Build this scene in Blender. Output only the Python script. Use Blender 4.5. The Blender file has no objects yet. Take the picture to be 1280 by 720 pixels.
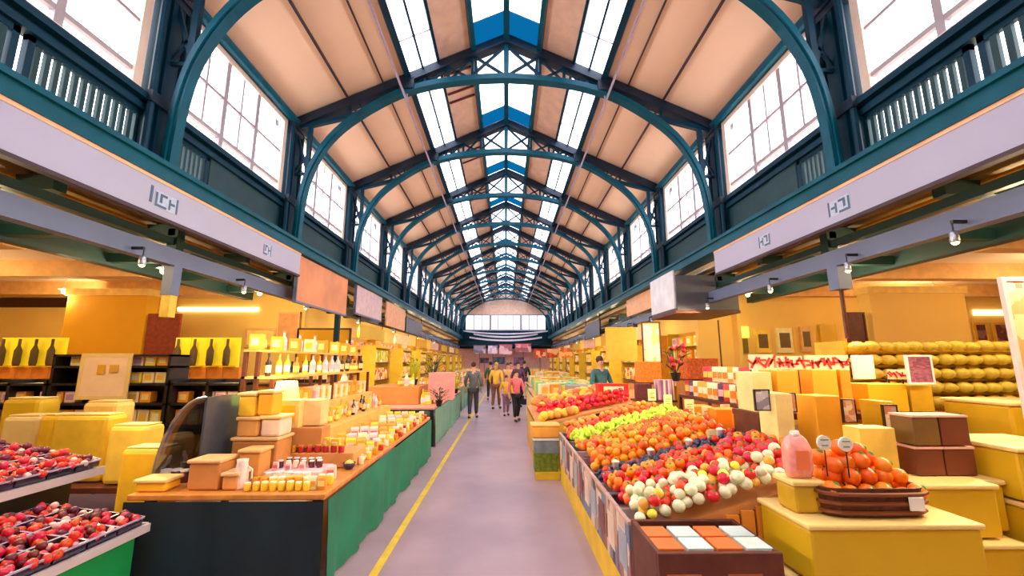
import bpy, math, random
from mathutils import Vector, Matrix
random.seed(7)
SC = bpy.context.scene
COL = SC.collection
PI = math.pi

# ---------------------------------------------------------------- camera, sky, exposure
FPX = 535.0
TILT = math.atan(92 / FPX)
YAW = math.atan(8 / FPX * math.cos(TILT))
EYE = Vector((0, 0, 1.75))
cam_d = bpy.data.cameras.new('camera')
cam = bpy.data.objects.new('camera', cam_d)
COL.objects.link(cam)
cam.location = EYE
cam.rotation_euler = (PI / 2 + TILT, 0, -YAW)
cam_d.sensor_width = 36.0
cam_d.lens = 36.0 * FPX / 1280
cam_d.clip_start = 0.05
SC.camera = cam
world = bpy.data.worlds.new('sky')
SC.world = world
world.use_nodes = True
wbg = world.node_tree.nodes['Background']
wbg.inputs[0].default_value = (0.93, 0.95, 1.0, 1)
wbg.inputs[1].default_value = 6.5
SC.view_settings.view_transform = 'Standard'
SC.view_settings.look = 'None'
SC.view_settings.gamma = 1
SC.view_settings.use_curve_mapping = False
SC.view_settings.exposure = 0.0
SC.cycles.max_bounces = 8
SC.cycles.transparent_max_bounces = 12
SC.cycles.use_denoising = True
WARM = (1.0, 0.74, 0.40)
WINDOW_FILL = 130.0
AISLE_FILL = 70.0
SPOT_LAMP = 47.0

_F = Vector((math.sin(YAW) * math.cos(TILT), math.cos(YAW) * math.cos(TILT), math.sin(TILT)))
_R = Vector((math.cos(YAW), -math.sin(YAW), 0))
_U = _R.cross(_F)
def at(px, py, Y):
    """world point at depth Y seen at this place of the photograph"""
    d = _F + _R * ((px - 640) / FPX) - _U * ((py - 360) / FPX)
    return EYE + d * (Y / d.y)

# ---------------------------------------------------------------- materials
def srgb(r, g, b):
    f = lambda c: (c / 12.92 if c <= 0.04045 else ((c + 0.055) / 1.055) ** 2.4)
    return (f(r / 255), f(g / 255), f(b / 255), 1)
MATS = {}
def mat(name, rgb, rough=0.6, metal=0.0, var=0.12, scale=6.0, rnd=0.0, emit=None, estr=1.0, trans=0.0, bump=0.0, spec=0.5, coat=0.0):
    if name in MATS: return MATS[name]
    m = bpy.data.materials.new(name); m.use_nodes = True
    nt = m.node_tree; p = nt.nodes['Principled BSDF']
    c = srgb(*rgb)
    p.inputs['Roughness'].default_value = rough
    p.inputs['Metallic'].default_value = metal
    p.inputs['Specular IOR Level'].default_value = spec
    if coat: p.inputs['Coat Weight'].default_value = coat
    tc = nt.nodes.new('ShaderNodeTexCoord')
    no = nt.nodes.new('ShaderNodeTexNoise'); no.inputs['Scale'].default_value = scale; no.inputs['Detail'].default_value = 3
    nt.links.new(tc.outputs['Object'], no.inputs['Vector'])
    rp = nt.nodes.new('ShaderNodeValToRGB')
    rp.color_ramp.elements[0].position = 0.3; rp.color_ramp.elements[1].position = 0.7
    rp.color_ramp.elements[0].color = tuple(x * (1 - var) for x in c[:3]) + (1,)
    rp.color_ramp.elements[1].color = tuple(min(1, x * (1 + var)) for x in c[:3]) + (1,)
    nt.links.new(no.outputs['Fac'], rp.inputs[0])
    out = rp.outputs[0]
    if rnd:
        oi = nt.nodes.new('ShaderNodeObjectInfo')
        mr = nt.nodes.new('ShaderNodeMapRange'); mr.inputs[3].default_value = 0.5 - rnd * 0.12; mr.inputs[4].default_value = 0.5 + rnd * 0.12
        mv = nt.nodes.new('ShaderNodeMapRange'); mv.inputs[3].default_value = 1 - rnd * 0.5; mv.inputs[4].default_value = 1 + rnd * 0.3
        hs = nt.nodes.new('ShaderNodeHueSaturation')
        nt.links.new(oi.outputs['Random'], mr.inputs[0]); nt.links.new(oi.outputs['Random'], mv.inputs[0])
        nt.links.new(mr.outputs[0], hs.inputs['Hue']); nt.links.new(mv.outputs[0], hs.inputs['Value'])
        nt.links.new(out, hs.inputs['Color']); out = hs.outputs[0]
    nt.links.new(out, p.inputs['Base Color'])
    if bump:
        b = nt.nodes.new('ShaderNodeBump'); b.inputs['Strength'].default_value = bump; b.inputs['Distance'].default_value = 0.01
        nt.links.new(no.outputs['Fac'], b.inputs['Height']); nt.links.new(b.outputs[0], p.inputs['Normal'])
    if emit:
        p.inputs['Emission Color'].default_value = srgb(*emit); p.inputs['Emission Strength'].default_value = estr
    if trans:
        p.inputs['Transmission Weight'].default_value = trans
    MATS[name] = m
    return m
def glass(name, tint, clear=0.9, rough=0.05):
    """thin pane: light passes straight on, with a weak mirror"""
    m = bpy.data.materials.new(name); m.use_nodes = True
    nt = m.node_tree; nt.nodes.clear()
    o = nt.nodes.new('ShaderNodeOutputMaterial'); t = nt.nodes.new('ShaderNodeBsdfTransparent'); t.inputs[0].default_value = srgb(*tint)
    g = nt.nodes.new('ShaderNodeBsdfGlossy'); g.inputs['Roughness'].default_value = rough
    x = nt.nodes.new('ShaderNodeMixShader'); x.inputs[0].default_value = 1 - clear
    nt.links.new(t.outputs[0], x.inputs[1]); nt.links.new(g.outputs[0], x.inputs[2]); nt.links.new(x.outputs[0], o.inputs[0])
    MATS[name] = m; return m
def milky(name, rgb, share):
    """frosted roof glass: part of the daylight scatters"""
    m = bpy.data.materials.new(name); m.use_nodes = True
    nt = m.node_tree; nt.nodes.clear()
    o = nt.nodes.new('ShaderNodeOutputMaterial'); t = nt.nodes.new('ShaderNodeBsdfTransparent'); t.inputs[0].default_value = srgb(*rgb)
    g = nt.nodes.new('ShaderNodeBsdfTranslucent'); g.inputs[0].default_value = srgb(*rgb)
    x = nt.nodes.new('ShaderNodeMixShader')
    tc = nt.nodes.new('ShaderNodeTexCoord'); no = nt.nodes.new('ShaderNodeTexNoise'); no.inputs['Scale'].default_value = 2.5
    mp = nt.nodes.new('ShaderNodeMapRange'); mp.inputs[3].default_value = share - 0.2; mp.inputs[4].default_value = min(1, share + 0.2)
    nt.links.new(tc.outputs['Object'], no.inputs[0]); nt.links.new(no.outputs[0], mp.inputs[0]); nt.links.new(mp.outputs[0], x.inputs[0])
    nt.links.new(t.outputs[0], x.inputs[1]); nt.links.new(g.outputs[0], x.inputs[2]); nt.links.new(x.outputs[0], o.inputs[0])
    MATS[name] = m; return m
def patches(name, cols, scale=14, rough=0.6, stretch=(1, 1, 1), pos=None):
    """print or patchwork of several colours (voronoi cells)"""
    m = bpy.data.materials.new(name); m.use_nodes = True
    nt = m.node_tree; p = nt.nodes['Principled BSDF']; p.inputs['Roughness'].default_value = rough
    tc = nt.nodes.new('ShaderNodeTexCoord'); mp = nt.nodes.new('ShaderNodeMapping'); mp.inputs['Scale'].default_value = stretch
    v = nt.nodes.new('ShaderNodeTexVoronoi'); v.inputs['Scale'].default_value = scale; v.distance = 'CHEBYCHEV'
    sp = nt.nodes.new('ShaderNodeSeparateColor'); rp = nt.nodes.new('ShaderNodeValToRGB'); rp.color_ramp.interpolation = 'CONSTANT'
    oi = nt.nodes.new('ShaderNodeObjectInfo'); ad = nt.nodes.new('ShaderNodeVectorMath'); ad.operation = 'ADD'
    nt.links.new(tc.outputs['Object'], mp.inputs[0])
    nt.links.new(mp.outputs[0], ad.inputs[0]); nt.links.new(oi.outputs['Random'], ad.inputs[1]); nt.links.new(ad.outputs[0], v.inputs['Vector'])
    nt.links.new(v.outputs['Color'], sp.inputs[0]); nt.links.new(sp.outputs[0], rp.inputs[0]); nt.links.new(rp.outputs[0], p.inputs['Base Color'])
    els = rp.color_ramp.elements
    while len(els) < len(cols): els.new(0.5)
    for i, c in enumerate(cols): els[i].position = i / len(cols); els[i].color = srgb(*c)
    MATS[name] = m; return m

teal = mat('teal_paint', (0, 80, 102), 0.42, var=0.15, scale=3, spec=.2)
teal_d = mat('dark_teal_paint', (0, 48, 70), 0.5, var=0.15, scale=3, spec=.2)
navy = mat('navy_paint', (0, 30, 54), 0.5, var=0.12, scale=3)
panel_d = mat('bottle_green_board', (4, 54, 62), 0.6, var=0.2, scale=5)
pale_slat = mat('pale_slat_paint', (226, 224, 240), 0.5, var=0.04)
cream_f = mat('cream_window_paint', (238, 214, 196), 0.5, var=0.04)
grey_m = mat('mullion_grey', (170, 160, 168), 0.5, var=0.05)
peach = mat('peach_roof_board', (238, 206, 178), 0.75, var=0.03, scale=1.2)
plank = mat('weathered_peach_board', (238, 206, 186), 0.75, var=0.1, scale=4)
purlin = mat('purlin_brown', (62, 42, 52), 0.6)

skyglass = milky('roof_glass', (250, 250, 255), 0.45)
blue_v = milky('blue_roof_panel', (36, 110, 136), 0.8)
winglass = glass('window_glass', (250, 250, 255), 0.93)
fascia_m = mat('fascia_lilac_white', (170, 172, 200), 0.55, var=0.03, scale=1)
grey_b = mat('beam_blue_grey', (98, 112, 146), 0.45, var=0.06, scale=2)
dgrey = mat('dark_grey_board', (88, 92, 104), 0.5, var=0.1)
copper = mat('copper_board', (214, 140, 92), 0.5, var=0.18, scale=1.5)
ceil_y = mat('aisle_ceiling_paint', (250, 230, 200), 0.7, var=0.05, scale=0.7)
wall_y = mat('aisle_wall_yellow', (242, 206, 112), 0.7, var=0.06, scale=0.8)
wall_o = mat('ochre_wall', (228, 168, 16), 0.75, var=0.04, scale=1.5)
wall_w = mat('pale_wall', (240, 222, 190), 0.7, var=0.05)
brown = mat('dark_brown_wood', (92, 40, 22), 0.5, var=0.3, scale=8)
redwood = mat('red_brown_curtain', (140, 50, 24), 0.6, var=0.3, scale=10)
black = mat('black_metal', (26, 22, 26), 0.4)
white = mat('white_plastic', (238, 232, 228), 0.4, var=0.03)
steel = mat('brushed_steel', (176, 176, 182), 0.3, metal=0.8, var=0.05)
wood = mat('worktop_wood', (214, 140, 66), 0.35, var=0.2, scale=9, coat=0.3)
kraft = mat('kraft_board', (206, 138, 72), 0.7, var=0.1, scale=5)
ywood = mat('yellow_painted_wood', (222, 184, 40), 0.55, var=0.12, scale=4)
yfoam = mat('yellow_crate_plastic', (216, 174, 16), 0.5, var=0.06, scale=2)
ypale = mat('pale_yellow_lid', (240, 208, 128), 0.5, var=0.04)
cloth_g = mat('green_cloth', (14, 112, 88), 0.7, var=0.2, scale=2.5, bump=0.3)
cloth_d = mat('dark_green_cloth', (4, 32, 46), 0.8, var=0.3, scale=2.5, bump=0.3)
cloth_p = mat('pale_green_board', (108, 158, 140), 0.6, var=0.1)
green_t = mat('green_tray_plastic', (16, 140, 70), 0.45, var=0.1)

# ---------------------------------------------------------------- mesh builder
class MB:
    def __init__(s): s.v = []; s.f = []
    def add(s, vs, fs):
        b = len(s.v); s.v += [tuple(v) for v in vs]; s.f += [tuple(i + b for i in f) for f in fs]; return s
    def box(s, x0, x1, y0, y1, z0, z1):
        if x0 > x1: x0, x1 = x1, x0
        return s.add([(x0, y0, z0), (x1, y0, z0), (x1, y1, z0), (x0, y1, z0), (x0, y0, z1), (x1, y0, z1), (x1, y1, z1), (x0, y1, z1)],
                     [(0, 3, 2, 1), (4, 5, 6, 7), (0, 1, 5, 4), (1, 2, 6, 5), (2, 3, 7, 6), (3, 0, 4, 7)])
    def bar(s, p, q, w, h, ref=(0, 1, 0)):
        """rectangular bar; w along ref, h across"""
        p = Vector(p); q = Vector(q); d = (q - p).normalized(); a = Vector(ref); a = (a - d * a.dot(d)).normalized(); b = d.cross(a)
        vs = []
        for c in (p, q):
            for i, j in ((-1, -1), (1, -1), (1, 1), (-1, 1)): vs.append(c + a * (w / 2 * i) + b * (h / 2 * j))
        return s.add(vs, [(0, 3, 2, 1), (4, 5, 6, 7), (0, 1, 5, 4), (1, 2, 6, 5), (2, 3, 7, 6), (3, 0, 4, 7)])
    def path(s, pts, w, h):
        """flat strip of section w (along Y) x h following pts in an XZ plane"""
        P = [Vector(p) for p in pts]; n = len(P); vs = []; fs = []
        for i, p in enumerate(P):
            d = (P[min(i + 1, n - 1)] - P[max(i - 1, 0)]).normalized(); a = Vector((0, 1, 0)); b = d.cross(a)
            for u, t in ((-1, -1), (1, -1), (1, 1), (-1, 1)): vs.append(p + a * (w / 2 * u) + b * (h / 2 * t))
        for i in range(n - 1):
            for k in range(4): fs.append((i * 4 + k, i * 4 + (k + 1) % 4, i * 4 + 4 + (k + 1) % 4, i * 4 + 4 + k))
        fs += [(3, 2, 1, 0), tuple((n - 1) * 4 + k for k in range(4))]
        return s.add(vs, fs)
    def tube(s, pts, r, n=8):
        P = [Vector(p) for p in pts]; m = len(P); vs = []; fs = []
        rr = r if isinstance(r, (list, tuple)) else [r] * m
        for i, p in enumerate(P):
            d = (P[min(i + 1, m - 1)] - P[max(i - 1, 0)]).normalized()
            a = Vector((0, 0, 1)) if abs(d.z) < 0.9 else Vector((1, 0, 0)); a = (a - d * a.dot(d)).normalized(); b = d.cross(a)
            for k in range(n): t = 2 * PI * k / n; vs.append(p + (a * math.cos(t) + b * math.sin(t)) * rr[i])
        for i in range(m - 1):
            for k in range(n): fs.append((i * n + k, i * n + (k + 1) % n, (i + 1) * n + (k + 1) % n, (i + 1) * n + k))
        fs += [tuple(range(n - 1, -1, -1)), tuple((m - 1) * n + k for k in range(n))]
        return s.add(vs, fs)
    def lathe(s, prof, c=(0, 0, 0), n=14):
        vs = []; fs = []; m = len(prof)
        for r, z in prof:
            for k in range(n): t = 2 * PI * k / n; vs.append((c[0] + r * math.cos(t), c[1] + r * math.sin(t), c[2] + z))
        for i in range(m - 1):
            for k in range(n): fs.append((i * n + k, i * n + (k + 1) % n, (i + 1) * n + (k + 1) % n, (i + 1) * n + k))
        fs += [tuple(range(n - 1, -1, -1)), tuple((m - 1) * n + k for k in range(n))]
        return s.add(vs, fs)
    def ball(s, c, r, n=10, m=7, sx=1, sy=1, sz=1):
        vs = [(c[0], c[1], c[2] - r * sz)]; fs = []
        for i in range(1, m):
            a = PI * i / m - PI / 2
            for k in range(n): t = 2 * PI * k / n; vs.append((c[0] + r * sx * math.cos(a) * math.cos(t), c[1] + r * sy * math.cos(a) * math.sin(t), c[2] + r * sz * math.sin(a)))
        vs.append((c[0], c[1], c[2] + r * sz)); L = len(vs) - 1
        for k in range(n): fs.append((0, 1 + (k + 1) % n, 1 + k)); fs.append((L, 1 + (m - 2) * n + k, 1 + (m - 2) * n + (k + 1) % n))
        for i in range(m - 2):
            for k in range(n): fs.append((1 + i * n + k, 1 + i * n + (k + 1) % n, 1 + (i + 1) * n + (k + 1) % n, 1 + (i + 1) * n + k))
        return s.add(vs, fs)
    def build(s, name, m, parent=None, smooth=False, bevel=0.0, loc=None):
        me = bpy.data.meshes.new(name); me.from_pydata(s.v, [], s.f); me.update()
        if smooth:
            for p in me.polygons: p.use_smooth = True
        o = bpy.data.objects.new(name, me); COL.objects.link(o); me.materials.append(m)
        if parent: o.parent = parent
        if loc: o.location = loc
        if bevel:
            b = o.modifiers.new('bevel', 'BEVEL'); b.width = bevel; b.segments = 2; b.limit_method = 'ANGLE'
        return o
def tag(o, label, cat, group=None, kind=None):
    o['label'] = label; o['category'] = cat
    if group: o['group'] = group
    if kind: o['kind'] = kind
    return o
def thing(name, label, cat, loc=(0, 0, 0), rz=0, group=None):
    o = bpy.data.objects.new(name, None); COL.objects.link(o); o.empty_display_size = 0.1
    o.location = loc; o.rotation_euler = (0, 0, rz)
    return tag(o, label, cat, group)
def struct(name, mb, m, label=None, bevel=0, smooth=False):
    o = mb.build(name, m, None, smooth, bevel); o['kind'] = 'structure'
    if label: o['label'] = label
    return o
KIDS = {}
def kids(o):
    return [c for c in bpy.data.objects if c.parent == o]
def dup(root, loc, rz=0, label=None, group=None, scale=1.0, cat=None):
    if root.name not in KIDS: KIDS[root.name] = [(c, kids(c)) for c in kids(root)]
    r = root.copy(); COL.objects.link(r); r.location = loc
    r.rotation_euler = rz if isinstance(rz, (tuple, list)) else (0, 0, rz)
    r.scale = scale if isinstance(scale, (tuple, list)) else (scale,) * 3
    if label: r['label'] = label
    if group: r['group'] = group
    elif group == '' and 'group' in r: del r['group']
    if cat: r['category'] = cat
    for c, gs in KIDS[root.name]:
        d = c.copy(); COL.objects.link(d); d.parent = r
        for g in gs:
            e = g.copy(); COL.objects.link(e); e.parent = d
    return r
USED = set()
def put(proto, *a, **k):
    """first use moves the prototype itself, later uses copy it"""
    if proto.name in USED: return dup(proto, *a, **k)
    USED.add(proto.name)
    loc = a[0]; rz = a[1] if len(a) > 1 else k.get('rz', 0)
    if proto.name not in KIDS: KIDS[proto.name] = [(c, kids(c)) for c in kids(proto)]
    proto.location = loc; proto.rotation_euler = rz if isinstance(rz, (tuple, list)) else (0, 0, rz)
    s = k.get('scale', 1.0); proto.scale = s if isinstance(s, (tuple, list)) else (s,) * 3
    if k.get('label'): proto['label'] = k['label']
    if k.get('group'): proto['group'] = k['group']
    if k.get('cat'): proto['category'] = k['cat']
    return proto
ORD = ['nearest', 'second', 'third', 'fourth', 'fifth', 'sixth', 'seventh', 'eighth', 'ninth', 'tenth', 'eleventh', 'twelfth', 'thirteenth', 'fourteenth']

# ================================================================ SETTING
HX = 4.5                    # half width between the clerestory walls
TY = [1.75 + 3.3 * k for k in range(13)]   # trusses
YEND = 42.2
rz_ = lambda x: 8.85 - 0.467 * abs(x)

# floor
fm = bpy.data.materials.new('hall_floor'); fm.use_nodes = True
nt = fm.node_tree; p = nt.nodes['Principled BSDF']; p.inputs['Roughness'].default_value = 0.42
tc = nt.nodes.new('ShaderNodeTexCoord'); n1 = nt.nodes.new('ShaderNodeTexNoise'); n1.inputs['Scale'].default_value = 0.9; n1.inputs['Detail'].default_value = 6
rp = nt.nodes.new('ShaderNodeValToRGB'); rp.color_ramp.elements[0].color = srgb(152, 126, 136); rp.color_ramp.elements[1].color = srgb(178, 150, 156)
rp.color_ramp.elements[0].position = .3; rp.color_ramp.elements[1].position = .7
nt.links.new(tc.outputs['Object'], n1.inputs[0]); nt.links.new(n1.outputs[0], rp.inputs[0]); nt.links.new(rp.outputs[0], p.inputs['Base Color'])
struct('floor', MB().box(-16, 16, -3, YEND + 0.3, -0.12, 0), fm, 'smooth mauve grey market hall floor')
struct('trim_1', MB().box(-1.13, -1.06, -1, 36, 0.0, 0.004), mat('yellow_line_paint', (226, 190, 50), 0.6), 'yellow line painted along the floor')

# clerestory walls: solid board below the windows
tn = [1]
def trim(mb, m, label, **k):
    tn[0] += 1
    return struct('trim_%d' % tn[0], mb, m, label, **k)
for side, s in (('left', -1), ('right', 1)):
    w = MB()
    w.box(s * 4.48, s * 4.56, 6.75, YEND, 4.05, 4.8)
    struct('wall_' + side, w, panel_d, 'dark green boarded wall under the %s windows' % side)
    trim(MB().box(s * 4.1, s * 4.58, -2.5, YEND, 3.9, 4.1).box(s * 4.06, s * 4.12, -2.5, YEND, 4.06, 4.12), teal, 'long teal beam above the %s fascia' % side)
    trim(MB().box(s * 4.42, s * 4.58, -2.5, YEND, 4.78, 4.86).box(s * 4.36, s * 4.6, -2.5, YEND, 4.9, 4.98).box(s * 4.45, s * 4.6, -2.5, YEND, 4.86, 4.9), teal_d, 'dark sill rail under the %s clerestory windows' % side)
    trim(MB().box(s * 4.4, s * 4.62, -2.5, YEND, 6.6, 6.82).tube([(s * 4.36, -2.5, 6.66), (s * 4.36, YEND, 6.66)], 0.08, 12), teal, 'glossy teal eaves gutter along the %s wall' % side)
    trim(MB().box(s * 4.44, s * 4.58, -2.5, YEND, 3.02, 3.24), grey_b, 'blue grey beam over the %s stalls' % side)
# slatted screens in the near bays, as separate grilles
def grille(name, s, y0, y1, n, label):
    t = thing(name, label, 'grille', (s * 4.5, y0, 4.1), 0)
    MB().box(-.03, .03, 0, y1 - y0, 0, .07).box(-.03, .03, 0, y1 - y0, .62, .68).box(-.03, .03, 0, .06, 0, .68).box(-.03, .03, y1 - y0 - .06, y1 - y0, 0, .68).build('frame', teal_d, t)
    g = (y1 - y0 - .12) / n
    for k in range(n):
        yy = .06 + g * (k + .5)
        MB().box(-.02, .02, yy - g * .25, yy + g * .25, .07, .62).build('slat', panel_d, t)
    return t
for s, nm in ((-1, 'left'), (1, 'right')):
    grille('slatted_screen', s, 3.62, 4.95, 13, 'slatted screen between the nearest column and the next on the %s gallery' % nm)
    grille('slatted_screen', s, 2.05, 3.55, 12, 'large slatted screen at the frame edge high on the %s' % nm)
    grille('slatted_screen', s, 5.2, 6.1, 9, 'narrow slatted screen just past the arched brace on the %s' % nm)
    trim(MB().box(s * 4.46, s * 4.56, 6.12, 6.78, 4.1, 4.78), panel_d, 'green board beside the %s slatted screen' % nm)
    trim(MB().box(s * 4.46, s * 4.56, -2.5, 2.0, 4.1, 4.78), panel_d, 'green board near the camera on the %s' % nm)

# windows between the columns
wn = [0]
def window(s, y0, y1, near):
    wn[0] += 1
    z0, z1 = 5.0, 6.6
    t = bpy.data.objects.new('window_%d' % wn[0], None); COL.objects.link(t); t.location = (s * 4.5, y0, z0); t['kind'] = 'structure'
    L = y1 - y0; H = z1 - z0
    MB().box(-.06, .06, 0, .12, 0, H).box(-.06, .06, L - .12, L, 0, H).box(-.06, .06, .12, L - .12, H - .1, H).box(-.06, .06, .12, L - .12, 0, .05).build('window_frame', cream_f, t)
    m = MB()
    iy0, iy1, iz0, iz1 = .12, L - .12, .22, H - .1
    for k in (1, 2):
        yy = iy0 + (iy1 - iy0) * k / 3; m.box(-.035, .035, yy - .045, yy + .045, .05, iz1)
    m.box(-.03, .03, iy0, iy1, iz0 - .03, iz0 + .03)
    zz = (iz0 + iz1) / 2; m.box(-.025, .025, iy0, iy1, zz - .022, zz + .022)
    for k in (0, 1):
        yy = iy0 + (iy1 - iy0) * (k + .5) / 3; m.box(-.02, .02, yy - .018, yy + .018, iz0, iz1)
    m.build('glazing_bar', grey_m, t)
    MB().box(.035 * s, .045 * s, .12, L - .12, .05, H - .1).build('pane', winglass, t)
for s in (-1, 1):
    for k, y in enumerate([-1.55] + TY[:-1]):
        window(s, y + .27, y + 3.03, k < 5)

# roof boards: outer peach panels, glass strips, inner boards
def strip(x0, x1, y0, y1, th=.05, lift=0.0):
    m = MB()
    for s in (-1, 1):
        a = (s * x0, rz_(x0) + lift); b = (s * x1, rz_(x1) + lift)
        v = [(a[0], y0, a[1]), (b[0], y0, b[1]), (b[0], y1, b[1]), (a[0], y1, a[1])]
        v += [(p[0], p[1], p[2] + th) for p in v]
        m.add(v, [(0, 1, 2, 3), (7, 6, 5, 4), (0, 4, 5, 1), (1, 5, 6, 2), (2, 6, 7, 3), (3, 7, 4, 0)])
    return m
Y0R = -2.5
struct('ceiling', strip(2.12, 4.72, Y0R, YEND), peach, 'peach boarded slopes of the hall roof')
trim(strip(.73, 1.47, Y0R, YEND), plank, 'inner boarded strips beside the ridge glazing')
for x, w, h, m in ((.73, .09, .16, teal), (1.47, .06, .1, teal_d), (1.8, .04, .09, teal_d), (2.12, .12, .2, teal_d), (2.62, .035, .08, purlin), (3.35, .045, .09, purlin)):
    mb = MB()
    for s in (-1, 1): mb.bar((s * x, Y0R, rz_(x) - h * .35), (s * x, YEND, rz_(x) - h * .35), w, h, ref=(1, 0, -.46 * s))
    trim(mb, m, 'pair of roof purlins running the length of the hall')
trim(MB().box(-.06, .06, Y0R, YEND, 8.62, 8.84), teal, 'teal ridge beam at the top of the roof')
# glazing bars of the roof glass
rib = MB()
yy = Y0R
while yy < YEND:
    for s in (-1, 1):
        rib.bar((s * 1.47, yy, rz_(1.47) - .01), (s * 2.12, yy, rz_(2.12) - .01), .02, .03)
    yy += 1.65
trim(rib, grey_m, 'thin glazing bars across the roof glass')
for k, y in enumerate([-2.5] + TY):
    y1 = TY[k] if k < len(TY) else YEND
    if y1 <= y: continue
    wn[0] += 1
    struct('window_%d' % wn[0], strip(1.49, 2.1, y, y1, .02, .03), skyglass, 'pair of white glazed roof strips, bay %s' % ORD[min(k, 13)])
    wn[0] += 1
    struct('window_%d' % wn[0], strip(.03, .7, y, y1 - (0.65 if k < 13 else 0), .02, .03), skyglass, 'white ridge glazing, bay %s' % ORD[min(k, 13)])
    if k < 13:
        trim(strip(.03, .7, y1 - 0.65, y1, .03, .02), blue_v, 'blue ridge panels just before the truss')
    # louvre battens on the weathered boards
bat = MB()
for k in range(6):
    for j in range(4):
        y = TY[k] + 0.5 + j * .35 + .1 * random.random()
        bat.bar((-.8, y, rz_(.8) - .03), (-1.42, y - .05, rz_(1.42) - .03), .05, .03)
trim(bat, brown, 'thin battens across the left inner roof boards')

# columns and trusses
def make_column(s):
    t = thing('steel_column', '', 'column', (s * 4.5, 0, 4.1))
    m = MB(); m.box(-.12, .12, -.2, .2, 0, 2.55).box(-.16, .16, -.1, .1, 0, 2.55)
    for y in (-.2, .2): m.tube([(-s * .14, y, 0), (-s * .14, y, 2.5)], .045, 8)
    m.build('shaft', teal_d, t)
    MB().box(-.2, .2, -.26, .26, .78, .92).box(-.18, .18, -.24, .24, 0, .14).build('plinth', navy, t)
    MB().box(-.2, .2, -.26, .26, 2.4, 2.56).box(-.17, .17, -.22, .22, 2.3, 2.4).build('capital', navy, t)
    MB().bar((-s * .4, 0, 1.45), (-s * .4, 0, 2.6), .08, .08).build('hanger_post', teal_d, t)
    b = MB(); b.bar((-s * .14, 0, 2.3), (-s * .4, 0, 1.5), .04, .05).bar((-s * .14, 0, 1.45), (-s * .4, 0, 1.45), .05, .05).bar((-s * .14, 0, 1.5), (-s * .4, 0, 1.9), .04, .04)
    b.build('brace', teal_d, t)
    return t
for s, nm in ((-1, 'left'), (1, 'right')):
    c0 = make_column(s)
    for k, y in enumerate(TY):
        put(c0, (s * 4.5, y, 4.1), 0, label='%s dark teal steel column counting from the camera on the %s gallery' % (ORD[k], nm))
ARCH = [(4.2, 4.08), (4.19, 4.5), (4.16, 4.95), (4.08, 5.45), (3.92, 5.9), (3.66, 6.35), (3.3, 6.73), (2.8, 7.1), (2.28, 7.4), (1.75, 7.58), (1.26, 7.69), (.6, 7.77), (0, 7.8)]
def smooth_pts(P, n=3):
    out = []
    for i in range(len(P) - 1):
        p0 = P[max(i - 1, 0)]; p1 = P[i]; p2 = P[i + 1]; p3 = P[min(i + 2, len(P) - 1)]
        for k in range(n):
            t = k / n
            out.append(tuple(.5 * (2 * p1[a] + (p2[a] - p0[a]) * t + (2 * p0[a] - 5 * p1[a] + 4 * p2[a] - p3[a]) * t * t + (3 * p1[a] - p0[a] - 3 * p2[a] + p3[a]) * t ** 3) for a in (0, 1)))
    return out + [P[-1]]
ASM = smooth_pts(ARCH)
def arch_z(x):
    x = abs(x)
    for a, b in zip(ASM, ASM[1:]):
        if b[0] <= x <= a[0]: return a[1] + (b[1] - a[1]) * (a[0] - x) / max(1e-6, a[0] - b[0])
    return 7.8
def make_truss():
    t = thing('roof_truss', '', 'roof truss', (0, 0, 4.1))
    Z = lambda x, z: (x, 0, z - 4.1)
    for s in (-1, 1):
        a = Z(s * 4.45, rz_(4.45) - .14); b = Z(0, rz_(0) - .14)
        MB().bar(a, b, .16, .2).bar((a[0], 0, a[2] - .1), (b[0], 0, b[2] - .1), .24, .04).build('rafter', navy, t)
        MB().path([Z(s * x, z) for x, z in ASM], .14, .13).path([Z(s * x, z - .06) for x, z in ASM], .2, .03).build('arched_brace', teal, t, smooth=False)
        MB().bar(Z(s * 4.42, 6.56), Z(s * 3.0, 6.94), .1, .09).build('tie_bar', teal_d, t)
        w = MB()
        for x0, x1, fl in ((.73, 1.25, 1), (1.25, 1.75, 0), (1.75, 2.15, 1)):
            t0 = rz_(x0) - .25; t1 = rz_(x1) - .25; b0 = arch_z(x0); b1 = arch_z(x1)
            w.bar(Z(s * x0, b0), Z(s * x1, t1), .05, .04); w.bar(Z(s * x0, t0), Z(s * x1, b1), .05, .04)
            w.bar(Z(s * x0, b0), Z(s * x0, t0), .06, .06)
        w.bar(Z(s * .03, 7.85), Z(s * .7, rz_(.7) - .22), .06, .05).bar(Z(s * .73, 7.85), Z(s * .03, rz_(0) - .3), .06, .05)
        w.build('web', teal_d, t)
        # ornamental ring between rafter and tie
        r = MB(); cx, cz = s * 2.72, 7.18
        for (cx, cz, rr) in ((s * 3.02, 7.15, .09), (s * 2.62, 7.36, .06)):
            r.tube([Z(cx + rr * math.cos(a * PI / 6), cz + rr * math.sin(a * PI / 6)) for a in range(13)], .02, 6)
        r.bar(Z(s * 3.3, 6.9), Z(s * 3.3, rz_(3.3) - .2), .05, .05)
        r.build('ring_ornament', teal_d, t)
        MB().box(s * 2.12 - .16, s * 2.12 + .16, -.12, .12, rz_(2.12) - 4.1 - .4, rz_(2.12) - 4.1 - .12).build('node_plate', navy, t)
    MB().bar(Z(0, 7.75), Z(0, 8.75), .08, .1).build('king_post', teal, t)
    return t
t0 = make_truss()
for k, y in enumerate(TY):
    put(t0, (0, y, 4.1), 0, label='%s arched teal roof truss counting from the camera, spanning the hall' % ORD[k])

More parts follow.
